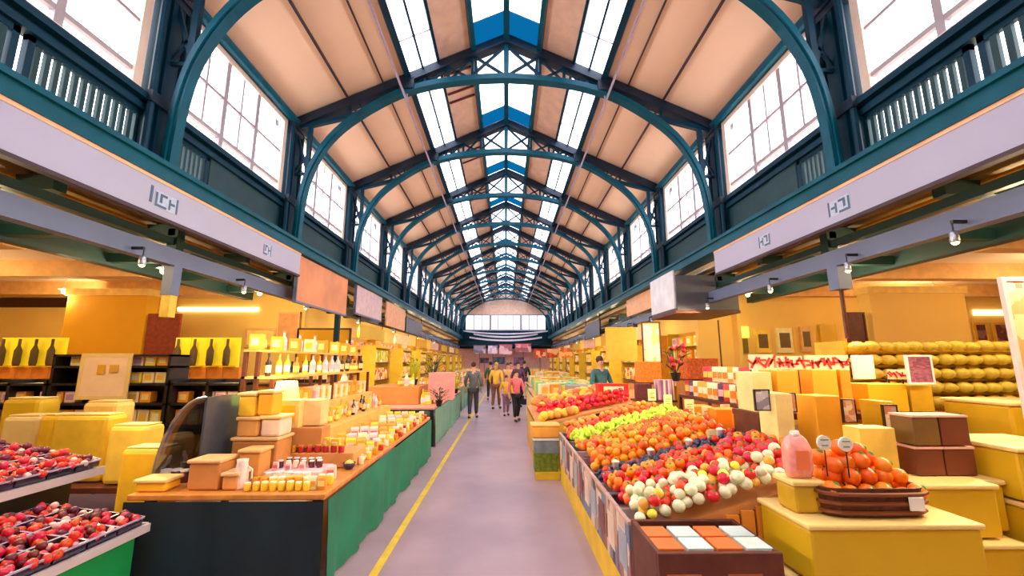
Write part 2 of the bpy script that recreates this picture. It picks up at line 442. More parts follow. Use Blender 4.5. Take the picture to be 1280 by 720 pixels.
# electrical conduits under the trusses
for s, nm in ((-1, 'left'), (1, 'right')):
    c = MB().tube([(s * 2.12, -2, 7.22), (s * 2.12, 41, 7.22)], .024, 8)
    o = c.build('conduit', mat('pale_conduit', (168, 150, 176), .4), None); tag(o, 'pale conduit slung under the trusses along the %s side of the roof' % nm, 'conduit')
    h = MB()
    for y in TY: h.bar((s * 2.12, y, 7.2), (s * 2.12, y, 7.5), .03, .03)
    h.build('hanger', grey_m, o)

# end wall with its big window
eg = mat('end_gable_board', (226, 190, 168), .7)
g = MB()
def poly_y(m, pts, y0, y1):
    n = len(pts); vs = [(x, y0, z) for x, z in pts] + [(x, y1, z) for x, z in pts]
    m.add(vs, [tuple(range(n)), tuple(range(2 * n - 1, n - 1, -1))] + [(i, i + n, (i + 1) % n + n, (i + 1) % n) for i in range(n)])
    return m
poly_y(g, [(-4.6, 6.3), (4.6, 6.3), (4.6, 6.75), (0, 8.9), (-4.6, 6.75)], 41.9, 42.1)
struct('wall_back', g, eg, 'peach gable at the far end of the hall')
struct('wall_back_lower', MB().box(-4.6, 4.6, 41.9, 42.1, 3.0, 4.72).box(-4.6, -3.9, 41.9, 42.1, 4.72, 6.3).box(3.9, 4.6, 41.9, 42.1, 4.72, 6.3), teal_d, 'dark teal frame around the far end window').name = 'trim_90'
wn[0] += 1
ew = bpy.data.objects.new('window_%d' % wn[0], None); COL.objects.link(ew); ew['kind'] = 'structure'; ew.location = (0, 41.9, 3.5)
f = MB().box(-3.9, 3.9, -.08, .1, 1.22, 1.34).box(-3.9, 3.9, -.06, .06, 2.7, 2.8)
for x in (-1.5, 1.5): f.box(x - .12, x + .12, -.08, .08, 1.34, 2.7)
for x in (-3.1, -2.3, -.75, 0, .75, 2.3, 3.1): f.box(x - .045, x + .045, -.05, .05, 1.34, 2.7)
f.build('window_frame', grey_m, ew)
MB().box(-3.9, 3.9, .02, .04, 1.34, 2.7).build('pane', glass('hazy_glass', (212, 212, 218), .92), ew)
# curved gallery fronts hung below the end window
def curve_band(z, half, dep, h, y):
    m = MB(); n = 24; vs = []; fs = []
    for i in range(n + 1):
        x = -half + 2 * half * i / n; d = dep * (1 - (x / half) ** 2)
        for yy, zz in ((y - d, z - .35 * d), (y - d, z + h - .35 * d), (y - d + .15, z + h - .35 * d), (y - d + .15, z - .35 * d)): vs.append((x, yy, zz))
    for i in range(n):
        for k in range(4): fs.append((i * 4 + k, i * 4 + (k + 1) % 4, i * 4 + 4 + (k + 1) % 4, i * 4 + 4 + k))
    fs += [(3, 2, 1, 0), tuple(n * 4 + k for k in range(4))]
    return m.add(vs, fs)
gal = thing('curved_gallery', 'curved teal and white gallery front below the far end window', 'gallery', (0, 41.5, 3.2))
for z, half, h, m, nm in ((.25, 4.35, .4, teal_d, 'front_panel'), (.78, 3.5, .16, pale_slat, 'rail'), (1.1, 3.1, .16, pale_slat, 'rail'), (1.42, 4.1, .12, pale_slat, 'rail')):
    b = curve_band(z, half, 1.0, h, 0); b.build(nm, m, gal)
MB().box(-4.35, 4.35, -.4, .41, 0, .12).build('deck', navy, gal)

# fascia boards with lettering
def lettering(txt, loc, rz, size, m, parent=None, name='lettering'):
    c = bpy.data.curves.new(name, 'FONT'); c.body = txt; c.size = size; c.extrude = .003; c.align_x = 'CENTER'; c.align_y = 'CENTER'
    o = bpy.data.objects.new(name, c); COL.objects.link(o); c.materials.append(m)
    o.rotation_euler = (PI / 2, 0, rz); o.location = loc
    bpy.context.view_layer.update()
    me = bpy.data.meshes.new_from_object(o.evaluated_get(bpy.context.evaluated_depsgraph_get()))
    q = bpy.data.objects.new(name, me); COL.objects.link(q); q.rotation_euler = o.rotation_euler; q.location = loc
    bpy.data.objects.remove(o)
    if parent: q.parent = parent
    return q
ink = mat('blue_grey_lettering', (70, 96, 128), .5)
def fascia(s, y0, y1, label, letters):
    t = thing('fascia_board', label, 'fascia', (s * 4.16, y0, 3.46))
    MB().box(-.03, .03, 0, y1 - y0, 0, .43).build('board', fascia_m, t)
    MB().box(-.045, .045, 0, y1 - y0, -.04, 0).build('bottom_edge', purlin, t)
    MB().box(-.04, .04, 0, y1 - y0, .4, .44).build('top_edge', mat('orange_edge', (240, 190, 150), .5), t)
    for y, w_, bar_ in letters:
        yy = y - y0; q = -s * .031; d_ = -s * .004
        MB().box(q, q + d_, yy - w_ / 2, yy + w_ / 2, .09, .29).build('logo_patch', mat('logo_pale_blue', (176, 190, 216), .5, var=.1, scale=30), t)
        m = MB(); q2 = q + d_
        def bx_(a0, a1, c0, c1): m.box(q2, q2 + d_ * .6, yy + a0 * w_, yy + a1 * w_, c0, c1)
        bx_(-.48, -.4, .1, .27); bx_(-.4, .0, .1, .13); bx_(-.3, -.2, .16, .27); bx_(-.2, .0, .24, .27); bx_(.08, .16, .12, .25); bx_(.16, .34, .18, .21); bx_(.4, .48, .1, .29)
        m.build('logo_mark', ink, t)
        if bar_: MB().box(q, q + d_, yy - w_ / 2 - .07, yy - w_ / 2 - .035, .12, .32).build('logo_bar', ink, t)
    return t
fascia(-1, -2.5, 8.45, 'long lilac white fascia board with pale blue logo patches above the left stalls', [(5.02, .36, 1), (7.25, .24, 0)])
fascia(1, -2.5, 8.2, 'long lilac white fascia board with pale blue logo patches above the right stalls', [(5.0, .36, 0), (6.55, .3, 0)])

def board_thing(name, label, cat, s, x, y0, y1, z0, z1, m, edge=None, th=.05):
    t = thing(name, label, cat, (s * x, y0, z0))
    MB().box(-th / 2, th / 2, 0, y1 - y0, 0, z1 - z0).build('panel', m, t, bevel=.006)
    MB().box(-.015, .015, .1, .13, z1 - z0, 3.92 - z0).box(-.015, .015, y1 - y0 - .13, y1 - y0 - .1, z1 - z0, 3.92 - z0).build('hanger', black, t)
    if edge: MB().box(-th / 2 - .01, th / 2 + .01, 0, y1 - y0, -.04, 0).box(-th / 2 - .01, th / 2 + .01, -.03, 0, -.04, z1 - z0).build('edge', edge, t)
    return t
board_thing('sign_board', 'copper coloured board hanging under the left teal beam', 'sign board', -1, 4.2, 8.5, 11.2, 2.95, 3.88, copper, grey_b)
board_thing('sign_board', 'lilac grey board beyond the copper board on the left', 'sign board', -1, 4.2, 11.9, 14.4, 3.1, 3.88, mat('lilac_board', (206, 180, 186), .6), grey_b)
board_thing('sign_board', 'dark grey hanging board far along the left stalls', 'sign board', -1, 4.2, 18.0, 21.5, 3.0, 3.6, dgrey, black)
board_thing('sign_board', 'peach board between the lilac and dark boards on the left', 'sign board', -1, 4.2, 15.0, 17.8, 3.0, 3.85, mat('peach_board', (226, 170, 130), .6), None)
board_thing('sign_board', 'peach strip of board behind the right sign box', 'sign board', 1, 4.3, 10.95, 15.0, 3.3, 3.88, mat('peach_board2', (232, 176, 132), .6), None)
board_thing('sign_board', 'dark grey board far along the right stalls', 'sign board', 1, 4.2, 19.0, 22.5, 2.9, 3.6, dgrey, black)
# sign box on the right: dark side and white face turned to the visitor
P = at(838, 386, 9.2); Q = at(894, 352, 9.2)
sb = thing('sign_box', 'big grey sign box with a white end face under the right teal beam', 'sign box', (3.75, 9.2, 2.85))
MB().box(-.02, 1.35, 0, 1.6, 0, .78).build('box', dgrey, sb, bevel=.01)
MB().box(-.05, -.02, .05, 1.55, .05, .9).build('white_face', mat('sign_white', (214, 218, 228), .4, var=.12, scale=3), sb)
MB().box(-.05, 1.36, -.01, 1.6, -.06, 0).build('bottom_edge', brown, sb)
# right brown hanging posts
for (s, y, lab) in ((-1, 5.73, 'short grey hanging post with a yellow lower half under the left beam'), (-1, 11.5, 'dark hanging post beyond the copper board'), (1, 5.6, 'short grey bracket post under the right beam'), (1, 14.8, 'dark hanging post far along the right')):
    t = thing('post', lab, 'post', (s * 4.5, y, 0))
    if y == 5.73:
        MB().box(-.07, .07, -.07, .07, 2.62, 3.02).build('upper_section', grey_b, t); MB().box(-.06, .06, -.06, .06, 2.33, 2.62).build('lower_section', mat('post_yellow', (236, 200, 70), .5), t)
    elif y == 5.6:
        MB().box(-.09, .09, -.09, .09, 2.7, 3.02).build('bracket', grey_b, t); MB().tube([(0, 0, 2.05), (0, 0, 2.7)], .025, 8).build('rod', brown, t)
    else:
        MB().box(-.06, .06, -.06, .06, 0, 3.1 if s > 0 else 3.9).build('shaft', teal_d, t)
        MB().box(-.12, .12, -.12, .12, 0, .04).build('foot', black, t)

# ---- aisle shells
for s, nm in ((-1, 'left'), (1, 'right')):
    struct('ceiling_' + nm, MB().box(s * 4.5, s * 16, -3, YEND, 3.78, 3.9), ceil_y, 'warm cream ceiling over the %s stalls' % nm)
    # near zone cross wall, far zone back wall
    if s < 0:
        struct('wall_rear_left', MB().box(-16, -5.6, 12.0, 12.2, 0, 3.78), wall_y, 'warm yellow rear wall behind the left stalls')
        struct('wall_outer_left', MB().box(-16.1, -16, -3, 12.2, 0, 3.78), wall_y, 'outer wall of the left aisle')
    else:
        struct('wall_rear_right', MB().box(5.6, 16, 12.4, 12.6, 0, 3.78), wall_y, 'warm yellow rear wall behind the right stalls')
        struct('wall_outer_right', MB().box(16, 16.1, -3, 12.6, 0, 3.78), wall_y, 'outer wall of the right aisle')
    struct('wall_stalls_' + nm, MB().box(s * 6.6, s * 6.7, 12.1, YEND, 0, 3.78), wall_y, 'yellow wall behind the far %s stalls' % nm)
    struct('wall_entrance_' + nm, MB().box(s * 4.6, s * 16, -3.1, -3, 0, 3.78), wall_y)
struct('wall_front', MB().box(-4.7, 4.7, -3.1, -2.9, 0, 7.2), wall_w)
gf = MB(); poly_y(gf, [(-4.6, 7.2), (4.6, 7.2), (0, 8.95)], -3.1, -2.9); struct('wall_front_gable', gf, peach)
struct('wall_back_ground', MB().box(-16, 16, YEND, YEND + .1, 0, 3.8), mat('pink_wall', (226, 172, 160), .7), 'pinkish ground floor wall at the far end')
# upper roof of the aisles: dark cross beams seen in the slot between fascia and grey beam
for s, nm in ((-1, 'left'), (1, 'right')):
    for k in range(12):
        y = 1.0 + k * 1.65
        m = MB().box(s * 4.66, s * 7.2, y - .07, y + .07, 3.5, 3.66)
        if k % 2: m.bar((s * 4.7, y, 3.25), (s * 5.6, y, 3.55), .08, .07).box(s * 4.62, s * 4.76, y - .07, y + .07, 3.1, 3.6)
        o = m.build('cross_beam', mat('dark_green_steel', (18, 62, 60), .5), None)
        tag(o, '%s dark green cross beam counting from the camera, above the %s grey beam' % ((ORD + ORD)[k], nm), 'beam')
    trim(MB().box(s * 4.66, s * 4.74, -2.5, YEND, 3.36, 3.46).box(s * 7.1, s * 7.3, -2.5, 20, 3.45, 3.77), mat('dark_green_steel2', (22, 60, 66), .5), 'dark green rail above the %s grey beam' % nm)
    trim(MB().box(s * 4.6, s * 6.3, -2.5, YEND, 3.7, 3.74), mat('slot_dark_board', (120, 92, 40), .7, var=.3, scale=2), 'added olive brown board darkening the slot above the %s grey beam' % nm)  # dark board added to hide the bright ceiling strip in the slot
    # pipes
    o = MB().tube([(s * 5.1, -2, 3.62), (s * 5.1, 30, 3.62)], .05, 8).build('ceiling_pipe', mat('orange_pipe', (226, 160, 40), .4), None)
    tag(o, 'orange yellow pipe running above the %s grey beam' % nm, 'pipe')
# ceiling coffers (lower boards) for the near zones
for s, nm in ((-1, 'left'), (1, 'right')):
    for k, (y0, y1) in enumerate(((6.2, 6.5), (8.6, 8.9), (11.0, 11.3))):
        trim(MB().box(s * 7.4, s * 15.9, y0, y1, 3.45, 3.78), mat('ceiling_beam_tan', (226, 176, 110), .7), 'boxed ceiling beam over the %s aisle' % nm)

# big piers
for px0, px1, Y, lab in ((83, 184, 10.2, 'broad ochre pier behind the left shelf rack'), (1088, 1208, 9.6, 'broad cream pier behind the right stall')):
    a = at(px0, 380, Y); b = at(px1, 380, Y)
    t = thing('pier', lab, 'pier', ((a.x + b.x) / 2, Y, 0)); hw = (b.x - a.x) / 2
    MB().box(-hw, hw, 0, .35, 0, 3.45).build('core', wall_o if px0 < 500 else mat('pier_cream', (232, 190, 100), .7, var=.03, scale=.6), t, bevel=.02)
    MB().box(-hw - .02, hw + .02, -.02, .37, 0, .15).build('base_trim', brown, t)
    MB().box(-hw - .04, hw + .04, -.04, .39, 3.3, 3.46).build('capital', mat('pier_cap', (236, 196, 110), .7), t)
# dark doors / windows on rear walls
def wall_panel(name, label, cat, px0, py0, px1, py1, Y, m, frame=None, fm_=None, th=.06):
    a = at(px0, py0, Y); b = at(px1, py1, Y)
    t = thing(name, label, cat, ((a.x + b.x) / 2, Y, min(a.z, b.z)))
    w = abs(b.x - a.x) / 2; h = abs(a.z - b.z)
    if name.startswith('door') or name == 'curtain': h = max(a.z, b.z); t.location.z = 0
    MB().box(-w, w, 0, th, 0, h).build('panel', m, t)
    if frame: MB().box(-w - frame, w + frame, -.02, th * .8, h, h + frame).box(-w - frame, w + frame, -.02, th * .8, -frame if t.location.z else 0, 0.0 if t.location.z else .02).box(-w - frame, -w, -.02, th * .8, 0, h).box(w, w + frame, -.02, th * .8, 0, h).build('frame', fm_ or brown, t)
    return t
dk = mat('dark_slot', (60, 30, 24), .6)
wall_panel('header_board', 'dark brown header board high on the left rear wall', 'board', 0, 372, 82, 384, 11.93, dk)
wall_panel('curtain', 'red brown curtain beside the ochre pier', 'curtain', 186, 392, 219, 447, 10.25, redwood)
wall_panel('door_panel', 'dark brown door left of the cream pier', 'door', 1058, 392, 1086, 446, 9.7, brown, .03)
wall_panel('door_post', 'tall dark brown upright behind the right sign box', 'upright', 898, 400, 905, 480, 10.4, brown)
wall_panel('light_strip', 'long white lit strip on the left rear wall', 'light strip', 222, 384, 322, 389, 11.93, mat('lit_strip', (255, 246, 220), .5, emit=(255, 240, 200), estr=3))
wall_panel('light_strip', 'white lit strip over the windows right of the cream pier', 'light strip', 1218, 387, 1262, 394, 12.33, mat('lit_strip2', (255, 240, 200), .5, emit=(255, 230, 180), estr=2))
for i, (a, b) in enumerate(((1219, 1235), (1243, 1264))):
    wall_panel('wall_window', 'small purple paned window on the right rear wall, %s' % ('nearer the pier' if i == 0 else 'farther from the pier'), 'window', a, 406, b, 427, 12.33, patches('purple_panes%d' % i, [(110, 60, 80), (90, 50, 60), (150, 110, 120)], 6), .06, fm_=mat('gold_frame', (230, 180, 70), .5))
tanp = mat('tan_board', (232, 184, 120), .6)
wall_panel('cabinet_panel', 'pale yellow board on the left rear wall behind the counter', 'board', 310, 413, 341, 431, 11.93, mat('pale_y_board', (250, 226, 130), .5), .06, tanp)
wall_panel('cabinet_panel', 'pink tan board on the left rear wall right of the pale one', 'board', 350, 392, 370, 430, 11.93, mat('pink_tan', (222, 160, 100), .6), .05, tanp)
wall_panel('cabinet_panel', 'bright ochre board behind the bottles on the left counter', 'board', 374, 412, 434, 462, 11.93, wall_o, .04, dk)

# ================================================================ LAMPS
def make_lamp():
    t = thing('ceiling_lamp', '', 'lamp', (0, 0, 0))  # pendant added to brighten the aisles
    MB().lathe([(.11, .1), (.04, .13), (.03, .16)], n=12).tube([(0, 0, .14), (0, 0, .44)], .008, 6).build('housing', white, t)
    MB().ball((0, 0, .05), .055, 12, 8).build('diffuser', mat('lamp_diffuser', (255, 236, 190), .4, emit=(255, 214, 130), estr=6), t)
    return t
lamp0 = make_lamp(); li = 0
def area(loc, sx, sy, e, col=WARM, rot=(0, 0, 0)):
    d = bpy.data.lights.new('daylight', 'AREA'); d.shape = 'RECTANGLE'; d.size = sx; d.size_y = sy; d.energy = e; d.color = col
    o = bpy.data.objects.new('daylight', d); COL.objects.link(o); o.location = loc; o.rotation_euler = rot; return o
def bulb(loc, e):
    d = bpy.data.lights.new('aisle_fill_light', 'POINT'); d.energy = e; d.color = WARM; d.shadow_soft_size = .12  # point light added below each pendant as aisle fill
    o = bpy.data.objects.new('aisle_fill_light', d); COL.objects.link(o); o.location = loc
for s, nm in ((-1, 'left'), (1, 'right')):
    spots = [(6.3, 2.2), (5.7, 4.4), (6.3, 7.8), (6.0, 10.4), (10.5, 3.5), (10.5, 7.4), (10.5, 10.2)]
    for k, (x, y) in enumerate(spots):
        put(lamp0, (s * x, y, 3.34), 0, label='%s added cream ceiling lamp counting from the camera over the %s aisle' % (ORD[k], nm))
        bulb((s * x, y, 3.2), AISLE_FILL)
    for k in range(8):
        y = 13.6 + 3.4 * k
        put(lamp0, (s * 5.3, y, 3.34), 0, label='%s added cream ceiling lamp over the far %s stalls' % (ORD[k], nm))
        bulb((s * 5.3, y, 3.2), AISLE_FILL * .8)
def make_spot():
    t = thing('spotlight', '', 'spotlight')
    MB().tube([(0, 0, .22), (0, 0, .08)], .012, 6).build('stem', black, t)
    MB().lathe([(.03, .1), (.055, .08), (.06, -.06), (.055, -.07)], n=12).build('housing', steel, t, smooth=True)
    MB().ball((0, 0, -.06), .05, 10, 6).build('bulb', mat('bulb', (255, 240, 200), .3, emit=(255, 220, 150), estr=12), t, smooth=True)
    return t
sp0 = make_spot()
spl = [(-4.3, 3.2), (-4.3, 5.0), (-4.3, 7.0), (-4.3, 9.2), (-4.3, 12.5), (-4.3, 16.5), (-4.3, 21), (-4.3, 26), (4.3, 2.6), (4.3, 3.9), (4.3, 5.2), (4.3, 6.8), (4.3, 9.0), (4.3, 12.5), (4.3, 16.5), (4.3, 21), (4.3, 26)]
for k, (x, y) in enumerate(spl):
    nm = 'left' if x < 0 else 'right'; kk = k if x < 0 else k - 8
    put(sp0, (x, y, 2.92), 0, label='%s small glowing spotlight counting from the camera under the %s beam' % (ORD[kk], nm), scale=.65)
    MBx = None
    d = bpy.data.lights.new('spot_light', 'SPOT'); d.energy = SPOT_LAMP * (5 if y < 10 else 4); d.color = WARM; d.spot_size = 2.3; d.spot_blend = .7; d.shadow_soft_size = .12
    o = bpy.data.objects.new('spot_light', d); COL.objects.link(o); o.location = (x, y, 2.72)
    tgt = Vector((x * .42, y + .2, .9)); o.rotation_euler = (tgt - o.location).to_track_quat('-Z', 'Y').to_euler()
    o.parent = None
# bracket arms carrying the spotlights
for k, (x, y) in enumerate(spl):
    s = -1 if x < 0 else 1
    kk = k if x < 0 else k - 8
    o = MB().bar((x, y, 3.08), (s * 4.44, y, 3.08), .03, .03).build('lamp_bracket', black, None)
    tag(o, '%s short black arm counting from the camera holding a spotlight, %s beam' % (ORD[kk], 'left' if s < 0 else 'right'), 'bracket')
# area lights added outside the window bands to boost the daylight
for s in (-1, 1):
    for y in (3.4, 10.0, 16.6, 23.2, 29.8, 36.4):
        area((s * 5.0, y, 5.9), 6.4, 1.5, WINDOW_FILL, (1, .97, .95), (0, s * (PI / 2 + .0), PI / 2 * 0) ).rotation_euler = Vector((-s, 0, .15)).to_track_quat('-Z', 'Y').to_euler()


# ================================================================ STALLS: shapes of the goods
def ctag(o, label, cat, group=None): return tag(o, label, cat, group)
def fruit(name, cat, m, r, label, group, kind='ball', calyx=None):
    """one fruit standing on its own origin"""
    t = thing(name, label, cat, (0, 0, 0), 0, group)
    if kind == 'ball': MB().ball((0, 0, r), r, 10, 7, 1, 1, .92).build('flesh', m, t, smooth=True)
    elif kind == 'pear': MB().lathe([(.3 * r, 0), (.85 * r, .25 * r), (r, .8 * r), (.8 * r, 1.4 * r), (.42 * r, 2.0 * r), (.2 * r, 2.3 * r)], n=9).build('flesh', m, t, smooth=True)
    elif kind == 'pepper': MB().lathe([(.25 * r, .05 * r), (.6 * r, 0), (.85 * r, .5 * r), (r, 1.3 * r), (.8 * r, 1.9 * r), (.3 * r, 1.75 * r)], n=9).build('flesh', m, t, smooth=True)
    elif kind == 'berry': MB().lathe([(.1 * r, 0), (.6 * r, .5 * r), (.95 * r, 1.2 * r), (.85 * r, 1.7 * r), (.3 * r, 1.95 * r)], n=8).build('flesh', m, t, smooth=True)
    elif kind == 'bulb': MB().lathe([(.3 * r, 0), (.9 * r, .4 * r), (r, .9 * r), (.6 * r, 1.5 * r), (.2 * r, 1.8 * r), (.12 * r, 2.4 * r)], n=9).build('flesh', m, t, smooth=True)
    if calyx: MB().lathe([(.12 * r, 1.78 * r), (.4 * r, 1.86 * r), (.12 * r, 2.02 * r)], n=6).build('stem', calyx, t)
    return t
leafg = mat('leaf_green', (70, 120, 30), .6)
m_orange = mat('orange_peel', (255, 140, 14), .4, rnd=.2, var=.08)
m_persim = mat('red_orange_skin', (246, 82, 16), .35, rnd=.16, var=.08)
m_lime = mat('lime_green_skin', (196, 226, 60), .4, rnd=.15, var=.08)
m_tomato = mat('red_skin', (226, 34, 26), .25, rnd=.14, var=.06)
m_pale = mat('pale_white_green_skin', (232, 234, 196), .5, rnd=.3, var=.06)
m_yellow = mat('yellow_skin', (250, 206, 70), .4, rnd=.3, var=.06)
m_plum = mat('plum_skin', (46, 42, 88), .35, rnd=.5, var=.1)
m_straw = mat('strawberry_skin', (210, 22, 34), .35, rnd=.14, var=.15, scale=60)
m_dark = mat('dark_berry_skin', (96, 16, 40), .4, rnd=.3, var=.15, scale=60)
m_cherry = mat('cherry_skin', (205, 14, 24), .2, rnd=.4)

f_orange = fruit('orange', 'orange', m_orange, .044, 'round orange heaped in the broad orange lane of the fruit stand', 'oranges heaped on the fruit stand', calyx=leafg)
f_persim = fruit('persimmon', 'persimmon', m_persim, .04, 'red orange persimmon scattered among the oranges on the fruit stand', 'persimmons among the oranges', calyx=leafg)
f_lime = fruit('green_pear', 'pear', m_lime, .036, 'lime green pear in the pale green heap behind the oranges', 'green pears behind the oranges', 'pear')
f_tom = fruit('tomato', 'tomato', m_tomato, .038, 'glossy red tomato heaped between the dark plums and the pale onions', 'red tomatoes on the fruit stand', calyx=leafg)
f_yel = fruit('yellow_pepper', 'pepper', m_orange, .036, 'orange pepper lying among the red tomatoes', 'orange peppers among the tomatoes', 'pepper', leafg)
f_pale = fruit('white_onion', 'onion', m_pale, .04, 'pale whitish green onion heaped behind the brown crate', 'pale onions behind the brown crate', 'ball')
f_lem = fruit('lemon', 'lemon', m_yellow, .034, 'yellow lemon among the pale onions behind the brown crate', 'lemons among the pale onions', 'ball')
f_plum = fruit('plum', 'plum', m_plum, .026, 'dark blue plum in the narrow dark lane between oranges and tomatoes', 'plums in the dark lane')
f_cherry = fruit('radish', 'radish', m_tomato, .046, 'red radish in the bright red heap of the second fruit stand', 'radishes in the red heap')
f_peach = fruit('apricot', 'apricot', mat('apricot_skin', (255, 150, 60), .5, rnd=.18), .04, 'apricot in the orange heap at the far end of the fruit stand', 'apricots at the far end of the fruit stand')
f_redfar = fruit('nectarine', 'nectarine', mat('nectarine_skin', (240, 80, 44), .4, rnd=.16), .038, 'nectarine in the small red heap before the apricots', 'nectarines before the apricots')

# ---------------------------------------------------------------- right: main fruit stand
SX0, SX1 = .84, 2.75
def slope(x, y): return .70 + .27 * (x - SX0)
stand = thing('fruit_stand', 'long fruit stand with yellow kick board on the right of the aisle', 'fruit stand', (SX0, 2.35, 0))
MB().box(-.02, .03, .6, 4.35, 0, .27).box(.03, 1.3, .62, .65, 0, .27).box(.03, .3, .65, 4.35, .22, .27).build('kick_board', ywood, stand)
m = MB(); L = 4.35; B0 = .66; z0 = .62 + .27 * .29; z1 = .62 + .27 * 1.4
m.add([(.29, B0, z0), (1.4, B0, z1), (1.4, L, z1), (.29, L, z0), (.29, B0, z0 - .05), (1.4, B0, z1 - .05), (1.4, L, z1 - .05), (.29, L, z0 - .05)],
      [(0, 1, 2, 3), (7, 6, 5, 4), (0, 4, 5, 1), (1, 5, 6, 2), (2, 6, 7, 3), (3, 7, 4, 0)])
m.build('sloping_bed', kraft, stand)
for y in (.72, 2.4, 4.25):
    for x in (.34, 1.3): MB().box(x, x + .07, y - .035, y + .035, 0, z0 - .05 + .27 * (x - .29)).build('leg', brown, stand)
eb = MB()
for i in range(14):
    xa = .0 + i * .1
    eb.box(xa, xa + .085, .625, .645, .28, .60 + .27 * xa)
eb.box(0, 1.4, .645, .655, .28, .60).build('end_slats', mat('orange_slat', (240, 150, 50), .55, var=.1), stand)
# printed crates along the front edge
pr = [patches('crate_print_a', [(150, 110, 120), (196, 168, 160), (120, 84, 100), (210, 190, 190), (110, 120, 150), (150, 100, 70)], 7, stretch=(1, 1, .6)),
      patches('crate_print_b', [(120, 128, 150), (186, 150, 140), (90, 60, 70), (205, 180, 170), (180, 140, 120)], 8, stretch=(1, 1.2, .5))]
names = ['nearest', 'second', 'third', 'fourth', 'fifth', 'sixth', 'seventh', 'eighth', 'ninth', 'tenth', 'eleventh']
for k in range(11):
    y = 3.02 + k * .333
    t = thing('fruit_crate', '%s printed mauve and brown crate counting from the brown crate along the stand front' % names[k], 'crate', (SX0 - .03, y, .3))
    t.location.z = .272
    MB().box(0, .015, 0, .325, 0, .42).box(.015, .28, 0, .012, 0, .42).box(.015, .28, .313, .325, 0, .42).box(.27, .285, .012, .313, 0, .42).box(.015, .27, .012, .313, .34, .352).box(.015, .27, .012, .313, 0, .012).build('box', pr[k % 2], t)
    MB().box(-.004, 0, .06, .265, .1, .33).build('picture_label', mat('label_%d' % (k % 3), [(150, 158, 180), (214, 190, 180), (118, 70, 80)][k % 3], .5), t)
    MB().box(-.006, .02, 0, .325, .42, .44).build('rim', mat('crate_rim', (196, 160, 150), .6), t)

def lane(specs, x0, x1, y0, y1, sp, layers=2, zf=slope, mound=0.03, lim=300, jit=.3, skew=0.0, tilt=True):
    """heap fruit in rows over a rectangle; specs = [(proto, share), ...]"""
    n = 0; nx = int((x1 - x0) / sp); ny = int((y1 - y0) / (sp * .9))
    cells = []
    for l in range(layers):
        for j in range(ny - l):
            for i in range(nx - l):
                x = x0 + sp * (i + .5 + .5 * ((j + l) % 2)) + random.uniform(-jit, jit) * sp * .4
                y = y0 + sp * .9 * (j + .5 + .5 * l) + random.uniform(-jit, jit) * sp * .4
                if x > x1 or (l == layers - 1 and layers > 1 and random.random() < .3): continue
                u = (y - y0) / (y1 - y0); v = (x - x0) / (x1 - x0)
                z = zf(x, y) + mound * math.sin(PI * max(0, min(1, u))) + l * sp * .62 - .015
                cells.append((x, y + skew * (x - x0), z))
    cells.sort(key=lambda c: (c[1], -c[2]))
    for c in cells:
        if n >= lim: break
        r = random.random(); a = 0
        for sp_ in specs:
            pz, sh = sp_[:2]; a += sh
            if r <= a:
                if len(sp_) > 2 and pz.name not in USED: raise RuntimeError(pz.name)
                q = put(pz, c, (random.uniform(-.5, .5), random.uniform(-.5, .5), random.uniform(0, 6.3)), scale=random.uniform(.9, 1.12)); n += 1
                if len(sp_) > 2: q['label'] = sp_[2]; q['group'] = sp_[3]
                break
    return n
SK = .0
lane([(f_tom, .66), (f_yel, .34)], .85, 2.22, 3.44, 3.93, .076, 2)
lane([(f_pale, .52), (f_lem, .16), (f_tom, .32, 'red tomato lying among the pale onions behind the brown crate', 'tomatoes among the pale onions')], .845, 2.2, 2.98, 3.46, .08, 2, mound=.04, jit=.2)
lane([(f_plum, .9), (f_tom, .1, 'red tomato lying in the dark plum lane', 'tomatoes in the plum lane')], 0.85, 2.22, 3.93, 4.33, .056, 2, mound=.01, lim=220)
lane([(f_orange, .74), (f_persim, .26)], .85, 2.24, 4.33, 5.45, .087, 2, mound=.07)
lane([(f_lime, 1)], .86, 2.24, 5.45, 6.02, .074, 2, mound=.06, lim=230)
lane([(f_redfar, 1)], .84, 1.7, 6.04, 6.35, .08, 2, mound=.03)
lane([(f_peach, .85), (f_redfar, .15, 'nectarine lying among the apricots at the far end of the fruit stand', 'nectarines among the apricots')], .86, 2.24, 6.35, 6.68, .088, 2, mound=.05)
# clear cups of berries on the plum lane
def make_cup():
    t = thing('clear_cup', '', 'cup')
    MB().lathe([(.03, 0), (.042, .09), (.045, .095)], n=12).build('cup', mat('milky_plastic', (214, 214, 228), .2, rnd=.2), t, smooth=True)
    MB().lathe([(.045, .09), (.047, .1), (.02, .118)], n=12).build('lid', white, t, smooth=True)
    return t
cup0 = make_cup()
for i in range(4):
    x = 1.0 + i * .33 + random.uniform(-.02, .02)
    put(cup0, (x, 4.08 + .05 * (i % 2), slope(x, 4) + .04), 0, scale=.75, label='small milky cup standing in the plum lane of the fruit stand', group='milky cups in the plum lane')
